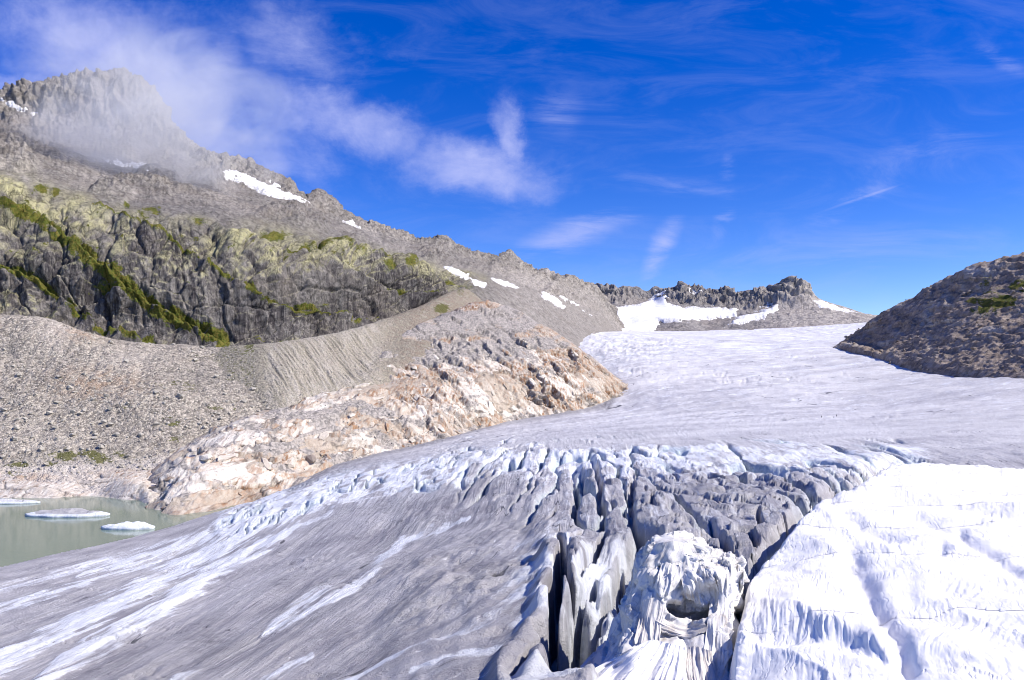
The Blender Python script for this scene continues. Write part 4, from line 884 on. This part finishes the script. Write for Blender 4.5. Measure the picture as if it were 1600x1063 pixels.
for poly, lab in (
    ([(343,264),(372,270),(400,282),(440,296),(485,318),(482,322),(440,313),(415,310),(385,292),(350,279)], 'long white snow patch under the jagged ridge beside the rock tower'),
    ([(162,252),(200,257),(240,262),(244,271),(205,266),(165,258)], 'thin faint snow band below the drifting cloud'),
    ([(0,156),(22,165),(50,178),(54,182),(20,172),(0,163)], 'narrow snow streak high on the slope below the cloudy summit'),
    ([(528,342),(545,347),(565,357),(562,360),(540,352)], 'small snow sliver on the ridge right of the long patch'),
    ([(684,413),(720,422),(735,432),(760,443),(757,452),(738,450),(712,435),(690,422)], 'snow patch beneath the dark pointed peaks, left of centre'),
    ([(760,432),(790,438),(812,450),(800,452),(775,444)], 'streaky snow remnant right of the patch beneath the pointed peaks'),
    ([(840,456),(855,457),(872,468),(884,480),(880,486),(862,476),(845,466)], 'bright snow patch on the grey slope above the upper glacier'),
    ([(866,458),(884,466),(904,477),(902,480),(880,471)], 'thin snow streak just above the bright patch on the grey slope'),
    ([(905,482),(922,490),(926,495),(912,491)], 'smallest snow spot low on the grey slope above the upper glacier')):
    snow_patch(poly, lab, MPX, MPY, MP, V=MV)

# ------------------------------------------------------------------ far headwall
def build_far():
    rows = [[(900,560,2700),(1100,550,2700),(1420,540,2700)],
     [(900,528,3000),(1000,526,3050),(1100,524,3100),(1300,518,3100),(1420,512,3000)],
     [(900,505,3350),(950,512,3400),(1020,508,3350),(1060,505,3300),(1110,512,3350),(1180,508,3350),(1300,504,3350),(1420,506,3200)],
     [(900,480,3700),(950,482,3750),(1040,484,3700),(1130,490,3650),(1200,490,3600),(1260,487,3550),(1320,492,3500),(1420,505,3400)],
     [(900,460,3950),(950,468,3950),(1020,470,4000),(1050,468,3900),(1130,474,3850),(1180,476,3800),(1240,462,3750),(1300,480,3700),(1420,504,3600)],
     [(900,440,4000),(940,450,4008),(960,452,4011),(978,450,4015),(996,448,4018),(1005,455,4020),(1010,456,4021),(1024,448,4023),(1038,455,4026),(1047,454,4028),(1056,448,4029),(1065,444,4024),(1075,449,4013),(1089,454,3998),(1103,458,3982),(1112,461,3972),(1121,457,3962),(1135,455,3947),(1144,459,3937),(1152,468,3928),(1158,465,3923),(1167,458,3915),(1179,456,3904),(1188,451,3896),(1195,449,3890),(1200,454,3886),(1205,447,3881),(1211,455,3876),(1218,445,3870),(1224,449,3864),(1230,442,3859),(1234,438,3855),(1241,441,3849),(1250,442,3842),(1262,452,3832),(1276,466,3820),(1297,473,3802),(1325,481,3779),(1352,491,3757),(1366,497,3745),(1420,508,3700)],
     [(900,490,4400),(1060,500,4500),(1238,500,4300),(1420,540,4200)]]
    px = np.linspace(900, 1420, 520)
    PX, PY, YY, V = loft(rows, px, 150)
    P = world_of(PX, PY, YY); N = grid_normals(P); N *= np.sign(-N[..., 1].mean()); x, y, z = P[..., 0], P[..., 1], P[..., 2]
    rib = np.clip(sst(V, 3.3, 3.9)*sst(PX, 1010, 1040)*sst(PX, 1290, 1250)+sst(V, 3.0, 3.6)*sst(PX, 1010, 960), 0, 1)
    d = 26*fbm3(x/150, y/150, z/150, 4, 301)+rib*(55*(fbm3(x/70, y/70, z/200, 4, 303, ridged=True)-.2)+16*(fbm3(x/22, y/22, z/70, 3, 305, ridged=True)-.2))+5*fbm3(x/18, y/18, z/18, 3, 307)
    d *= (1-.5*sst(V, 5, 5.4))*(1-.93*np.exp(-((V-5)/.22)**2))
    P = P+N*d[..., None]
    P[..., 2] += 8*(fbm2(PX/17, PX*0, 4, 310, ridged=True)*.7+.9*fbm2(PX/26, 0*PX, 3, 312)+.25*fbm2(PX/5, 0*PX, 2, 313)-.1)*sst(V, 4.4, 5.0)*sst(V, 5.7, 5.1)*sst(PX, 1300, 1250)
    n = fbm2(PX/30, PY/10, 4, 311)
    o = grid_mesh('headwall_mountain', P, ROCK_FAR, {'mask': (0*PX, 0*PX, .5*rib*(.5+n), .25+.5*sst(PX, 1150, 1280))}); tag(o, kind='structure')
    for poly, lab in (
        ([(944,486),(962,480),(998,476),(1016,466),(1030,456),(1042,454),(1044,476),(1072,482),(1112,482),(1154,484),(1150,497),(1100,503),(1030,508),(1018,526),(968,526)], 'broad white firn basin at the head of the glacier'),
        ([(1055,444),(1080,449),(1115,460),(1112,464),(1085,459),(1062,452)], 'white cornice on top of the far jagged wall'),
        ([(1262,466),(1285,469),(1315,480),(1345,490),(1330,491),(1300,487),(1280,484)], 'white snow ramp on the right shoulder of the far pointed peak'),
        ([(1000,447),(1012,449),(1036,454),(1034,459),(1012,456)], 'small snow notch left of the far jagged wall'),
        ([(1150,497),(1190,486),(1215,478),(1212,492),(1175,506),(1130,512)], 'slanting snow gully left below the far pointed peak')):
        snow_patch(poly, lab, PX, PY, P, 10, sm=4)
build_far()

# ------------------------------------------------------------------ right hill
def build_hill():
    rows = [[(1270,570,1500),(1315,565,1420),(1400,585,1120),(1500,600,920),(1600,612,790),(1960,640,560)],
     [(1270,566,1540),(1304,546,1480),(1315,541,1450),(1400,564,1150),(1500,578,950),(1600,586,820),(1960,600,590)],
     [(1270,566,1560),(1304,545,1500),(1318,536,1490),(1400,545,1230),(1500,545,1030),(1600,540,910),(1960,520,680)],
     [(1270,566,1590),(1304,545,1540),(1322,533,1520),(1400,518,1320),(1500,500,1130),(1600,487,1020),(1960,440,780)],
     [(1270,566,1610),(1304,545,1560),(1324,531,1545),(1400,494,1390),(1500,462,1230),(1600,436,1130),(1960,370,880)],
     [(1270,566,1630),(1304,544,1580),(1324,528,1565),(1360,503,1500),(1400,479,1450),(1440,458,1400),(1480,436,1350),(1515,419,1300),(1560,408,1260),(1600,397,1230),(1700,368,1150),(1960,310,980)],
     [(1270,570,1750),(1315,550,1700),(1400,500,1600),(1500,450,1500),(1600,420,1450),(1960,330,1250)]]
    px = np.linspace(1270, 1960, 430)
    PX, PY, YY, V = loft(rows, px, 240)
    P = world_of(PX, PY, YY); N = grid_normals(P); N *= np.sign(-N[..., 1].mean()); x, y, z = P[..., 0], P[..., 1], P[..., 2]
    fade_ = sst(V, 0.7, 1.5)
    d = fade_*(8*fbm3(x/80, y/80, z/80, 3, 401)+5*(fbm3(x/30+z/40, y/30, z/70, 3, 403, ridged=True)-.2))+1.1*fbm3(x/7, y/7, z/7, 3, 405)
    c1, c2, ci, ox, oy = cells2((x-.4*z+4*per3(x/20, y/20, z/20, 4))/9, (z+.3*x)/7, 5)
    rock = sst(fbm2(PX/50, PY/35, 3, 407), -.1, .25)*fade_
    d += rock*(1.6*(hsh(ci, 1)-.5)+3*ox*(hsh(ci, 2)-.5)+3*oy*(hsh(ci, 3)-.5)-.5*sst(c2-c1, .1, 0))
    c1, c2, ci, ox, oy = cells2((x-.5*z+7*per3(x/30, y/30, z/30, 6))/26, (z+.4*x)/16, 15)
    d += rock*(4.5*(hsh(ci, 1)-.5)+5*ox*(hsh(ci, 2)-.5)+6*oy*(hsh(ci, 3)-.2)-1.0*sst(c2-c1, .1, 0)); hc = hsh(ci, 5)
    d *= sst(V, 6, 5.2)*.5+.5
    P = P+N*d[..., None]
    n = fbm2(PX/30, PY/16, 4, 410)
    gr = .75*blobs(PX, PY, [(1560,470,60,16,1),(1590,455,50,20,.8),(1530,440,60,12,.5),(1540,485,40,10,.7)])*(.5+sst(n, -.2, .25))
    pale = .8*blobs(PX, PY, [(1520,425,70,9,.9),(1400,480,60,7,.6),(1420,555,60,10,.5)])*(.4+.7*sst(n, -.2, .2))+.5*sst(n, .25, .5)+.75*rock*sst(hc, .62, .9)
    rustm = 0
    o = grid_mesh('right_hill', P, ROCK_HILL, {'mask': (gr, .12*np.clip(n, 0, 1), .5*sst(n, .1, -.3), pale)}); tag(o, kind='structure')
    return PX, PY, P, N, o
HPX, HPY, HP, HN, HILL = build_hill()

# ------------------------------------------------------------------ talus, moraine wall, rock outcrop
def build_talus():
    rows = [[(-330,850,450),(0,822,490),(150,812,500),(260,806,505),(400,750,590),(640,660,750)],
     [(-330,775,565),(0,771,573),(80,772,572),(150,768,580),(250,752,590),(400,705,650),(640,630,800)],
     [(-330,735,592),(0,736,602),(150,733,618),(250,722,640),(400,668,720),(640,605,840)],
     [(-330,690,620),(0,688,640),(200,680,670),(400,645,740),(640,590,870)],
     [(-330,615,680),(0,620,700),(200,622,712),(400,618,765),(640,575,900)],
     [(-330,545,740),(0,558,755),(200,573,770),(400,588,810),(640,555,960)],
     [(-330,465,800),(0,491,820),(60,498,825),(130,517,835),(200,532,850),(350,545,885),(430,545,930),(640,505,1080)],
     [(-330,490,900),(0,515,900),(350,570,960),(640,520,1150)]]
    px = np.linspace(-330, 640, 560)
    PX, PY, YY, V = loft(rows, px, 250)
    P = world_of(PX, PY, YY); x, y = P[..., 0], P[..., 1]
    shelf = sst(V, 0.5, 1.0)*sst(V, 2.5, 1.9)
    land = sst(V, 1.8, 2.4)
    h = land*(5.0*fbm2(x/60, y/60, 4, 501)+1.6*fbm2(x/11, y/11, 4, 503)+.7*fbm2(x/3.5, y/3.5, 3, 505))
    h -= land*4*sst(V, 6.6, 5.2)*sst(V, 4.0, 5.0)*np.maximum(0, fbm2((x+.3*y)/16, y/300, 3, 507))   # rills on the upper bank
    h += shelf*(2.4*fbm2(x/25, y/9, 4, 509)+.8*fbm2(x/6, y/4, 3, 511))
    P[..., 2] += h-28*sst(PX, 440, 560)*sst(V, 5.4, 3.6)
    n = fbm2(PX/35, PY/16, 4, 513)
    gr = .8*blobs(PX, PY, [(140,712,60,12,1),(60,725,60,6,.8),(280,665,70,9,.7),(290,690,40,8,.6),(350,640,60,7,.5),(280,600,60,25,.4),(100,560,90,15,.25),(200,640,50,8,.4),(330,560,50,10,.5),(20,740,60,6,.6)])*(.5+.9*sst(n, -.2, .3))
    pale = np.clip(shelf*1.1+.6*blobs(PX, PY, [(85,520,30,25,.8),(200,560,50,20,.5),(60,690,70,30,.3)]), 0, 1)
    rust = .7*blobs(PX, PY, [(150,600,70,20,.6),(30,745,70,6,.8),(200,745,60,10,.9),(130,520,40,15,.5)])
    dark = .8*blobs(PX, PY, [(20,545,40,12,.7),(200,690,30,40,.5),(310,585,60,15,.5)])
    o = grid_mesh('talus_slope', P, SCREE, {'mask': (gr, pale, dark, rust)}); tag(o, kind='structure')
    return PX, PY, P, o
TPX, TPY, TP, TALUS = build_talus()
def build_shore():
    rows = [[(-330,830,470),(0,805,510),(150,800,515),(250,795,520),(300,790,540)],
     [(-330,782,560),(0,778,562),(60,781,558),(110,781,560),(150,772,575),(190,783,552),(215,787,545),(235,795,520),(300,772,545)],
     [(-330,765,575),(0,764,580),(80,768,574),(150,764,586),(185,768,570),(220,766,566),(250,768,560),(300,755,570)],
     [(-330,748,588),(0,748,595),(80,755,592),(150,752,600),(200,752,590),(250,748,595),(300,735,600)],
     [(-330,740,600),(0,740,606),(80,744,606),(150,741,612),(200,740,612),(250,735,620),(300,722,630)],
     [(-330,760,640),(0,760,640),(150,755,650),(300,740,670)]]
    px = np.linspace(-330, 300, 420); PX, PY, YY, V = loft(rows, px, 120)
    P = world_of(PX, PY, YY); x, y = P[..., 0], P[..., 1]; w = 4*fbm2(x/30, y/20, 3, 551)
    h = sst(V, .4, 1)*(2.2*fbm2(x/34, y/10, 3, 552)+.5*fbm2(x/6, y/3, 3, 553))
    c1, c2, ci, ox, oy = cells2((x+w)/26, (y+.3*x+w)/9, 8); e = sst(c2-c1, .1, 0)
    h += sst(V, .6, 1.2)*(1.6*(hsh(ci, 1)-.5)+1.5*oy*(hsh(ci, 2)-.5)-.5*e+5.0*blobs(PX, PY, [(208,768,34,18,1),(45,766,60,11,.5)]))
    P[..., 2] += h*sst(V, 5, 4.2)
    n = fbm2(PX/30, PY/9, 4, 554)
    o = grid_mesh('rocky_shore', P, SLAB, {'mask': (np.clip(.25+.6*n+.5*blobs(PX, PY, [(205,742,60,8,1),(60,752,80,5,1)]), 0, 1), np.clip(.85+.5*n, 0, 1), np.clip(.10-.5*n+.6*blobs(PX, PY, [(130,748,30,16,1)])-.6*blobs(PX, PY, [(40,765,90,14,1),(215,765,50,20,1)]), 0, 1), e*.7)}); tag(o, kind='structure')
build_shore()
def build_moraine():
    rows = [[(330,640,760),(430,640,750),(500,632,780),(580,610,830),(660,580,930),(740,540,1080),(800,530,1130)],
     [(330,600,785),(430,610,775),(500,605,805),(580,585,860),(660,555,960),(740,520,1130),(800,520,1200)],
     [(330,568,825),(430,574,815),(500,562,860),(580,545,940),(660,512,1060),(740,480,1240),(800,510,1300)],
     [(330,548,875),(360,542,878),(420,536,885),(500,525,935),(560,511,1000),(650,481,1150),(725,452,1310),(760,475,1360),(800,505,1400)],
     [(330,580,930),(420,570,950),(560,550,1080),(740,490,1420),(800,540,1500)]]
    px = np.linspace(330, 800, 360)
    PX, PY, YY, V = loft(rows, px, 150)
    P = world_of(PX, PY, YY); x, y = P[..., 0], P[..., 1]
    al = x*.8+y*.55
    rill = fbm2(al/5, V*.5, 4, 521, ridged=True)
    P[..., 2] += 1.5*fbm2(x/30, y/30, 4, 523)-3.0*sst(V, .8, 1.4)*sst(V, 3.0, 2.4)*(.8-rill)*sst(PX, 405, 430)*sst(PX, 600, 560)+.5*fbm2(x/3.5, y/3.5, 3, 525)
    n = fbm2(PX/20, PY/40, 4, 527)
    gr = .30*sst(V, 2.2, 3)*sst(n, -.2, .4)+.34*sst(PX, 425, 390)+.25*sst(PX, 600, 660)*sst(n, -.2, .3)
    gr = np.maximum(gr, .9*blobs(PX, PY, [(690,482,14,9,1)]))
    o = grid_mesh('moraine', P, MORAINE, {'mask': (gr, .25*sst(n, 0, .4)+.45*sst(rill, .2, .75)*sst(PX, 410, 440)*sst(PX, 620, 570), 0*PX+.45*sst(PX, 575, 640)+.35*sst(PX, 420, 395), .22*sst(PX, 560, 660)+0*PY)}); tag(o, kind='structure')
    return PX, PY, P, o
OPX0, OPY0, OP0, MORO = build_moraine()
def build_outcrop():
    rows = [[(210,860,430),(300,850,440),(400,830,470),(500,780,550),(600,740,640),(700,722,700),(800,690,820),(900,668,920),(985,630,1040)],
     [(210,800,498),(235,805,483),(300,795,495),(400,772,545),(500,722,640),(600,700,715),(700,684,770),(800,653,893),(900,642,960),(985,612,1080)],
     [(210,785,535),(300,745,540),(400,712,600),(500,690,670),(600,662,740),(700,640,815),(800,618,920),(900,610,985),(985,604,1110)],
     [(210,765,560),(300,715,590),(400,680,640),(500,650,715),(600,622,795),(700,603,870),(800,588,950),(900,582,1025),(985,600,1140)],
     [(210,752,585),(300,700,630),(400,655,690),(500,625,770),(600,590,865),(700,570,940),(800,558,1015),(900,560,1080),(950,585,1110),(985,602,1170)],
     [(210,748,620),(300,694,670),(400,645,745),(500,614,825),(580,572,910),(600,552,940),(700,536,1020),(800,528,1090),(900,548,1120),(950,582,1150),(985,606,1210)],
     [(210,750,650),(300,695,710),(400,645,800),(500,614,880),(580,560,960),(650,508,1070),(700,488,1150),(760,470,1230),(800,482,1250),(850,508,1240),(900,540,1240),(950,580,1260),(985,612,1300)],
     [(210,780,720),(300,730,780),(500,650,950),(650,560,1180),(760,520,1350),(900,590,1350),(985,650,1400)]]
    px = np.linspace(210, 985, 640)
    PX, PY, YY, V = loft(rows, px, 330)
    P = world_of(PX, PY, YY); N = grid_normals(P); N *= np.sign(-N[..., 1].mean()+N[..., 2].mean()); x, y, z = P[..., 0], P[..., 1], P[..., 2]
    up = sst(V, 4.6, 5.4)
    wx = 6*fbm3(x/40, y/40, z/40, 3, 601)+1.5*fbm3(x/9, y/9, z/9, 3, 612)
    cmk = sst(fbm3(x/30, y/30, z/30, 3, 613), -.25, .15)
    # elongated slabs that lean with the joint direction; direction turns over the dome
    a = x; b = (y*.35+z*1.1)
    turn = sst(PX+60*fbm2(PX/60, PY/40, 3, 602), 540, 700)
    d = 5*fbm3(x/60, y/60, z/60, 3, 603)
    crackm = 0
    riser = 0; amz = .15+1.1*sst(fbm3(x/35, y/35, z/35, 3, 620), -.35, .3)
    for k, ang in ((0, .62), (1, 2.15)):
        m_ = (turn if k else 1-turn)
        A = a*np.cos(ang)+b*np.sin(ang)+wx; B = -a*np.sin(ang)+b*np.cos(ang)+wx*.6
        A = A+3*fbm2(A/25, B/12, 3, 622); 
        for (lam, am, sd) in ((27, 8.0, 1), (10, 2.8, 2)):
            ph = B/lam+.75*fbm2(A/38, B/20, 3, 624+sd)+.25*fbm2(A/9, B/9, 3, 630+sd)
            row = np.floor(ph).astype(int); fr = ph-row
            Al = A/(lam*2.2)+hsh(row*13+5, 2)*7+.3*fbm2(A/8, B/8, 2, 640+sd); cidx = np.floor(Al).astype(int); fa = Al-cidx
            key = np.abs(row*31+cidx*17+sd*101+k*57); h1 = hsh(key, 1); h2 = hsh(key, 2); h3 = hsh(key, 3)
            saw = np.where(fr < .80, fr/.80, (1-fr)/.20)            # slow rise, short riser
            ends = sst(np.minimum(fa, 1-fa), 0, .10)
            aa_ = am*amz*(.35+.9*h1)
            d = d+m_*(aa_*(saw-.5)*(.6+.4*ends)+am*.35*(h2-.5)+am*.5*(fa-.5)*(h3-.5))
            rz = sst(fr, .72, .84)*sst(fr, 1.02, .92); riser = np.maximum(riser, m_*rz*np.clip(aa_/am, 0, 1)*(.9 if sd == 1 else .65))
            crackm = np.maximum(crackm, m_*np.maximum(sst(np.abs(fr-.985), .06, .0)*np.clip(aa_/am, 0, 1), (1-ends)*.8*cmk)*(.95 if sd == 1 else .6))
            if sd == 1 and k == 0: rid = h1*m_; pid = h2*m_
            elif sd == 1: rid = rid+h1*m_; pid = pid+h2*m_
            else: rid = rid+m_*.7*(h1-.5); pid = pid+m_*.6*(h2-.5)
    d += .2*fbm3(x/3, y/3, z/3, 2, 606)+up*2.0*fbm3(x/14, y/14, z/14, 3, 607)
    P = P+N*(d*(1-.55*up)*(1-.2*turn))[..., None]; P[..., 2] -= 14*sst(PX, 285, 208)*(.55+.45*sst(PX, 240, 210))
    n = fbm2(PX/45, PY/20, 4, 610); n2 = fbm2((PX-PY)/18, (PX+PY)/30, 3, 611)
    gravel = np.clip(.30+1.0*n+.9*blobs(PX, PY, [(720,545,110,14,1),(660,565,60,10,1),(480,650,60,14,1),(760,500,90,22,.8),(560,640,50,10,.9),(430,700,60,10,.6),(620,720,60,10,.6),(850,535,50,15,.4),(370,760,40,10,.4),(690,520,70,20,.6)])-.35*blobs(PX, PY, [(620,600,200,40,1),(350,770,90,40,1)]), 0, 1)
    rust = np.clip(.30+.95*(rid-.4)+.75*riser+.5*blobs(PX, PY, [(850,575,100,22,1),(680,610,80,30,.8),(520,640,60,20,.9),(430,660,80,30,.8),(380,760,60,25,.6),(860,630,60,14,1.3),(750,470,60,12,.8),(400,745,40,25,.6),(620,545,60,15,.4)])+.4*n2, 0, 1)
    pale = np.clip(.14+1.3*(pid-.40)+.6*blobs(PX, PY, [(300,770,90,40,1),(560,690,90,25,1),(640,640,60,30,.9),(760,625,90,25,.8),(450,725,90,30,.8)])-.5*up, 0, 1)
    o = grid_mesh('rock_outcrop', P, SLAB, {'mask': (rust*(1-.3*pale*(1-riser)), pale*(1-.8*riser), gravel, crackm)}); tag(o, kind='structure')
    return PX, PY, P, N, V, o
OPX, OPY, OP, ON, OV, OUT = build_outcrop()

# ------------------------------------------------------------------ stones
rnd = random.Random(11)
def hull_mesh(name, seed, npts=13, sx=1, sy=1, sz=.7, mat=None):
    r = random.Random(seed); bm = bmesh.new()
    for _ in range(npts):
        v = Vector((r.gauss(0, 1), r.gauss(0, 1), r.gauss(0, 1))).normalized()
        k = max(abs(v.x), abs(v.y), abs(v.z)); v = v*(0.55+.45/k*.6)
        bm.verts.new((v.x*sx*.6, v.y*sy*.6, v.z*sz*.6))
    res = bmesh.ops.convex_hull(bm, input=list(bm.verts))
    dead = [e for e in res['geom_interior']+res['geom_unused'] if isinstance(e, bmesh.types.BMVert)]
    if dead: bmesh.ops.delete(bm, geom=dead, context='VERTS')
    me = bpy.data.meshes.new(name); bm.to_mesh(me); bm.free(); me.materials.append(mat); return me
def scatter(parent, name, meshes, PX, PY, P, n, where, size, squash=(1, 1, 1), sink=.25, align=None):
    qx, qy = proj(P); c = 0; tries = 0; nv, nu = PX.shape
    while c < n and tries < n*60:
        tries += 1
        j = rnd.randrange(nv-1); i = rnd.randrange(nu-1)
        w = where(qx[j, i], qy[j, i])
        if rnd.random() > w: continue
        s = size()
        o = bpy.data.objects.new(name, meshes[rnd.randrange(len(meshes))]); col.objects.link(o); o.parent = parent
        o.location = P[j, i]+np.array([0, 0, s*sink])
        o.rotation_euler = (rnd.uniform(-.3, .3), rnd.uniform(-.3, .3), rnd.uniform(0, 6.28)) if align is None else align(j, i)
        o.scale = (s*squash[0], s*squash[1], s*squash[2]); c += 1
st_m = [hull_mesh('stone', 20+i, 14, 1.2, 1, .75, STONE) for i in range(8)]
scatter(TALUS, 'stone', st_m, TPX, TPY, TP, 280, lambda px, py: (0.25+.75*sst(np.array(py), 560, 700))*(1 if (-20 < px < 480 and 520 < py < 735 and px < 480-(py-640)*1.0) else 0), lambda: rnd.choice((2, 2.4, 3, 3.6, 5)))
scatter(HILL, 'stone', [hull_mesh('stone', 60+i, 14, 1.2, 1, .8, STONE_D) for i in range(6)], HPX, HPY, HP, 160, lambda px, py: 1 if (1320 < px < 1620 and 440 < py < 585) else 0, lambda: rnd.choice((2, 2.5, 3, 3.5, 5, 7)))
sl_m = [hull_mesh('rock_slab', 100+i, 18, 1.7, .8, .55, SLAB_P) for i in range(12)]
def slab_rot(j, i):
    n = Vector(ON[j, i]); q = n.to_track_quat('Z', 'Y'); e = q.to_euler(); t = q.to_matrix() @ __import__('mathutils').Matrix.Rotation(rnd.gauss(.6, .35)+(0.9 if OPX[j, i] > 620 else 0), 3, 'Z'); return t.to_euler()
scatter(OUT, 'rock_slab', sl_m, OPX, OPY, OP, 260, lambda px, py: 1 if (240 < px < 950 and py < 800 and py > 535 and py < 815-(px-250)*.235 and py > 745-(px-240)*.55) else 0, lambda: rnd.choice((5, 6, 7, 9, 12)), (1.15, 1, .8), -.12, slab_rot)
def rubble(name, parent, PX, PY, P, n, where, smin, smax, mat, seed):
    r = np.random.default_rng(seed); qx, qy = proj(P); ok = np.argwhere(where(qx, qy))
    pick = ok[r.integers(0, len(ok), n)]; c = P[pick[:, 0], pick[:, 1]]+r.normal(0, 1.0, (n, 3))*np.array([1, 1, 0])
    tm = hull_mesh('tmp', seed, 8, 1.2, 1, .8, mat); V = np.array([v.co for v in tm.vertices]); Fc = np.array([p.vertices for p in tm.polygons]); bpy.data.meshes.remove(tm)
    s = smin+(smax-smin)*r.random((n, 1, 1))**3; a = r.random(n)*6.28; R = np.zeros((n, 3, 3)); R[:, 0, 0] = np.cos(a); R[:, 0, 1] = -np.sin(a); R[:, 1, 0] = np.sin(a); R[:, 1, 1] = np.cos(a); R[:, 2, 2] = .6+.7*r.random(n)
    VV = np.einsum('nij,vj->nvi', R, V)*s+c[:, None]; FF = (Fc[None]+(np.arange(n)*len(V))[:, None, None]).reshape(-1, 3)
    me = bpy.data.meshes.new(name); q = FF; VV = VV.reshape(-1, 3)
    me.vertices.add(len(VV)); me.vertices.foreach_set('co', VV.astype(np.float32).ravel()); me.loops.add(q.size); me.loops.foreach_set('vertex_index', q.astype(np.int32).ravel())
    me.polygons.add(len(q)); me.polygons.foreach_set('loop_start', (np.arange(len(q))*3).astype(np.int32)); me.polygons.foreach_set('loop_total', np.full(len(q), 3, np.int32)); me.update(calc_edges=True); me.validate()
    me.materials.append(mat); o = bpy.data.objects.new(name, me); col.objects.link(o); o.parent = parent; o['kind'] = 'stuff'
rubble('rubble', TALUS, TPX, TPY, TP, 9000, lambda a, b: (a > -60) & (a < 560) & (b > 500) & (b < 740), .7, 2.6, STONE, 71)
rubble('rubble', MORO, OPX0, OPY0, OP0, 2500, lambda a, b: (a > 340) & (a < 760) & (b > 440) & (b < 620), .6, 2.2, STONE, 74)
rubble('rubble', HILL, HPX, HPY, HP, 5000, lambda a, b: (a > 1310) & (a < 1700) & (b > 400) & (b < 590), .8, 3.0, STONE_D, 72)
rubble('rubble', OUT, OPX, OPY, OP, 3500, lambda a, b: (a > 300) & (a < 960) & (b > 470) & (b < 720), .7, 2.6, STONE, 73)
def boulder(px, py, size, label, mat):
    qx, qy = proj(OP); k = np.argmin((qx-px)**2+(qy-py)**2); p = OP.reshape(-1, 3)[k]
    me = hull_mesh('boulder', int(px), 22, 1, 1, .9, mat); o = bpy.data.objects.new('boulder', me); col.objects.link(o)
    o.location = p+np.array([0, 0, size*.3]); o.scale = (size,)*3; tag(o, label, 'boulder')
boulder(486, 722, 8.5, 'dark grey boulder resting on pale slabs close to the ice edge', STONE_D)

# ------------------------------------------------------------------ people far out on the ice
def person(px, py, Y, jacket, label, ph):
    x = Y*(px-800)/F; z = ice_z(x, Y)
    J = {'pelvis': (0, 0, .95), 'chest': (0, 0, 1.32), 'neck': (0, 0, 1.50), 'head': (0, -.02, 1.62), 'top': (0, -.02, 1.76),
         'sl': (-.19, 0, 1.44), 'el': (-.27, .02+.1*ph, 1.15), 'hl': (-.26, -.12, .92), 'sr': (.19, 0, 1.44), 'er': (.27, .02-.1*ph, 1.15), 'hr': (.26, -.1, .92),
         'kl': (-.11, -.10*ph, .50), 'fl': (-.12, .14*ph, .06), 'tl': (-.12, .14*ph-.16, .03), 'kr': (.11, .08*ph, .50), 'fr': (.12, -.18*ph, .06), 'tr': (.12, -.18*ph-.16, .03)}
    E = [('pelvis','chest'),('chest','neck'),('neck','head'),('head','top'),('chest','sl'),('sl','el'),('el','hl'),('chest','sr'),('sr','er'),('er','hr'),('pelvis','kl'),('kl','fl'),('fl','tl'),('pelvis','kr'),('kr','fr'),('fr','tr')]
    Rr = dict(pelvis=.16, chest=.18, neck=.07, head=.12, top=.08, sl=.08, el=.06, hl=.05, sr=.08, er=.06, hr=.05, kl=.085, fl=.06, tl=.045, kr=.085, fr=.06, tr=.045)
    ks = list(J); me = bpy.data.meshes.new('person'); me.from_pydata([J[k] for k in ks], [(ks.index(a), ks.index(b)) for a, b in E], [])
    o = bpy.data.objects.new('person', me); col.objects.link(o); me.materials.append(jacket)
    md = o.modifiers.new('skin', 'SKIN'); me.skin_vertices.new() if not me.skin_vertices else None
    for i, k in enumerate(ks): me.skin_vertices[0].data[i].radius = (Rr[k], Rr[k])
    me.skin_vertices[0].data[0].use_root = True
    sb = o.modifiers.new('sub', 'SUBSURF'); sb.levels = sb.render_levels = 1
    o.location = (x, Y, z-.02); o.rotation_euler.z = rnd.uniform(0, 6); tag(o, label, 'person', 'walkers on the glacier')
BLK = mat_plain('dark_clothes', (0.03, 0.03, 0.035)); BLU = mat_plain('navy_clothes', (0.03, 0.035, 0.06))
person(1284, 652, 640, BLK, 'person in dark clothes walking alone on the ice, left of the pair', 1)
person(1303, 652, 640, BLK, 'person in dark clothes leading the close pair on the ice', -1)
person(1307, 651, 655, BLU, 'person in navy clothes just behind the other of the close pair', .6)

# ------------------------------------------------------------------ cloud drifting over the left summit
def build_cloud():
    c = world_of(225.0, 195.0, 1560.0); L = np.array([330, 210, 240.0])
    bm = bmesh.new(); bmesh.ops.create_icosphere(bm, subdivisions=3, radius=1.0)
    me = bpy.data.meshes.new('cloud'); bm.to_mesh(me); bm.free()
    o = bpy.data.objects.new('cloud', me); col.objects.link(o); o.location = c; o.scale = L; tag(o, kind='stuff')
    m = bpy.data.materials.new('cloud_vapour'); m.use_nodes = True; m.node_tree.nodes.clear(); t = NT(m.node_tree)
    p = t.n('ShaderNodeTexCoord').outputs['Object']
    n = t.noise(p, 1.9, 8, 0.66, 0.6)
    r = t.vm('LENGTH', p)
    d = t.ss(t.m('SUBTRACT', t.m('ADD', t.m('SUBTRACT', 1.0, r), t.m('MULTIPLY', t.m('SUBTRACT', n, .5), 2.7)), 0.12), 0.0, 0.55)
    d = t.m('MULTIPLY', d, t.ss(r, 1.0, 0.8))
    v = t.n('ShaderNodeVolumePrincipled'); v.inputs['Color'].default_value = (0.95, 0.95, 0.97, 1); t.put(v.inputs['Density'], t.m('MULTIPLY', d, 0.0046)); v.inputs['Anisotropy'].default_value = 0.1
    out = t.n('ShaderNodeOutputMaterial'); t.put(out.inputs['Volume'], v.outputs[0]); me.materials.append(m)
build_cloud()
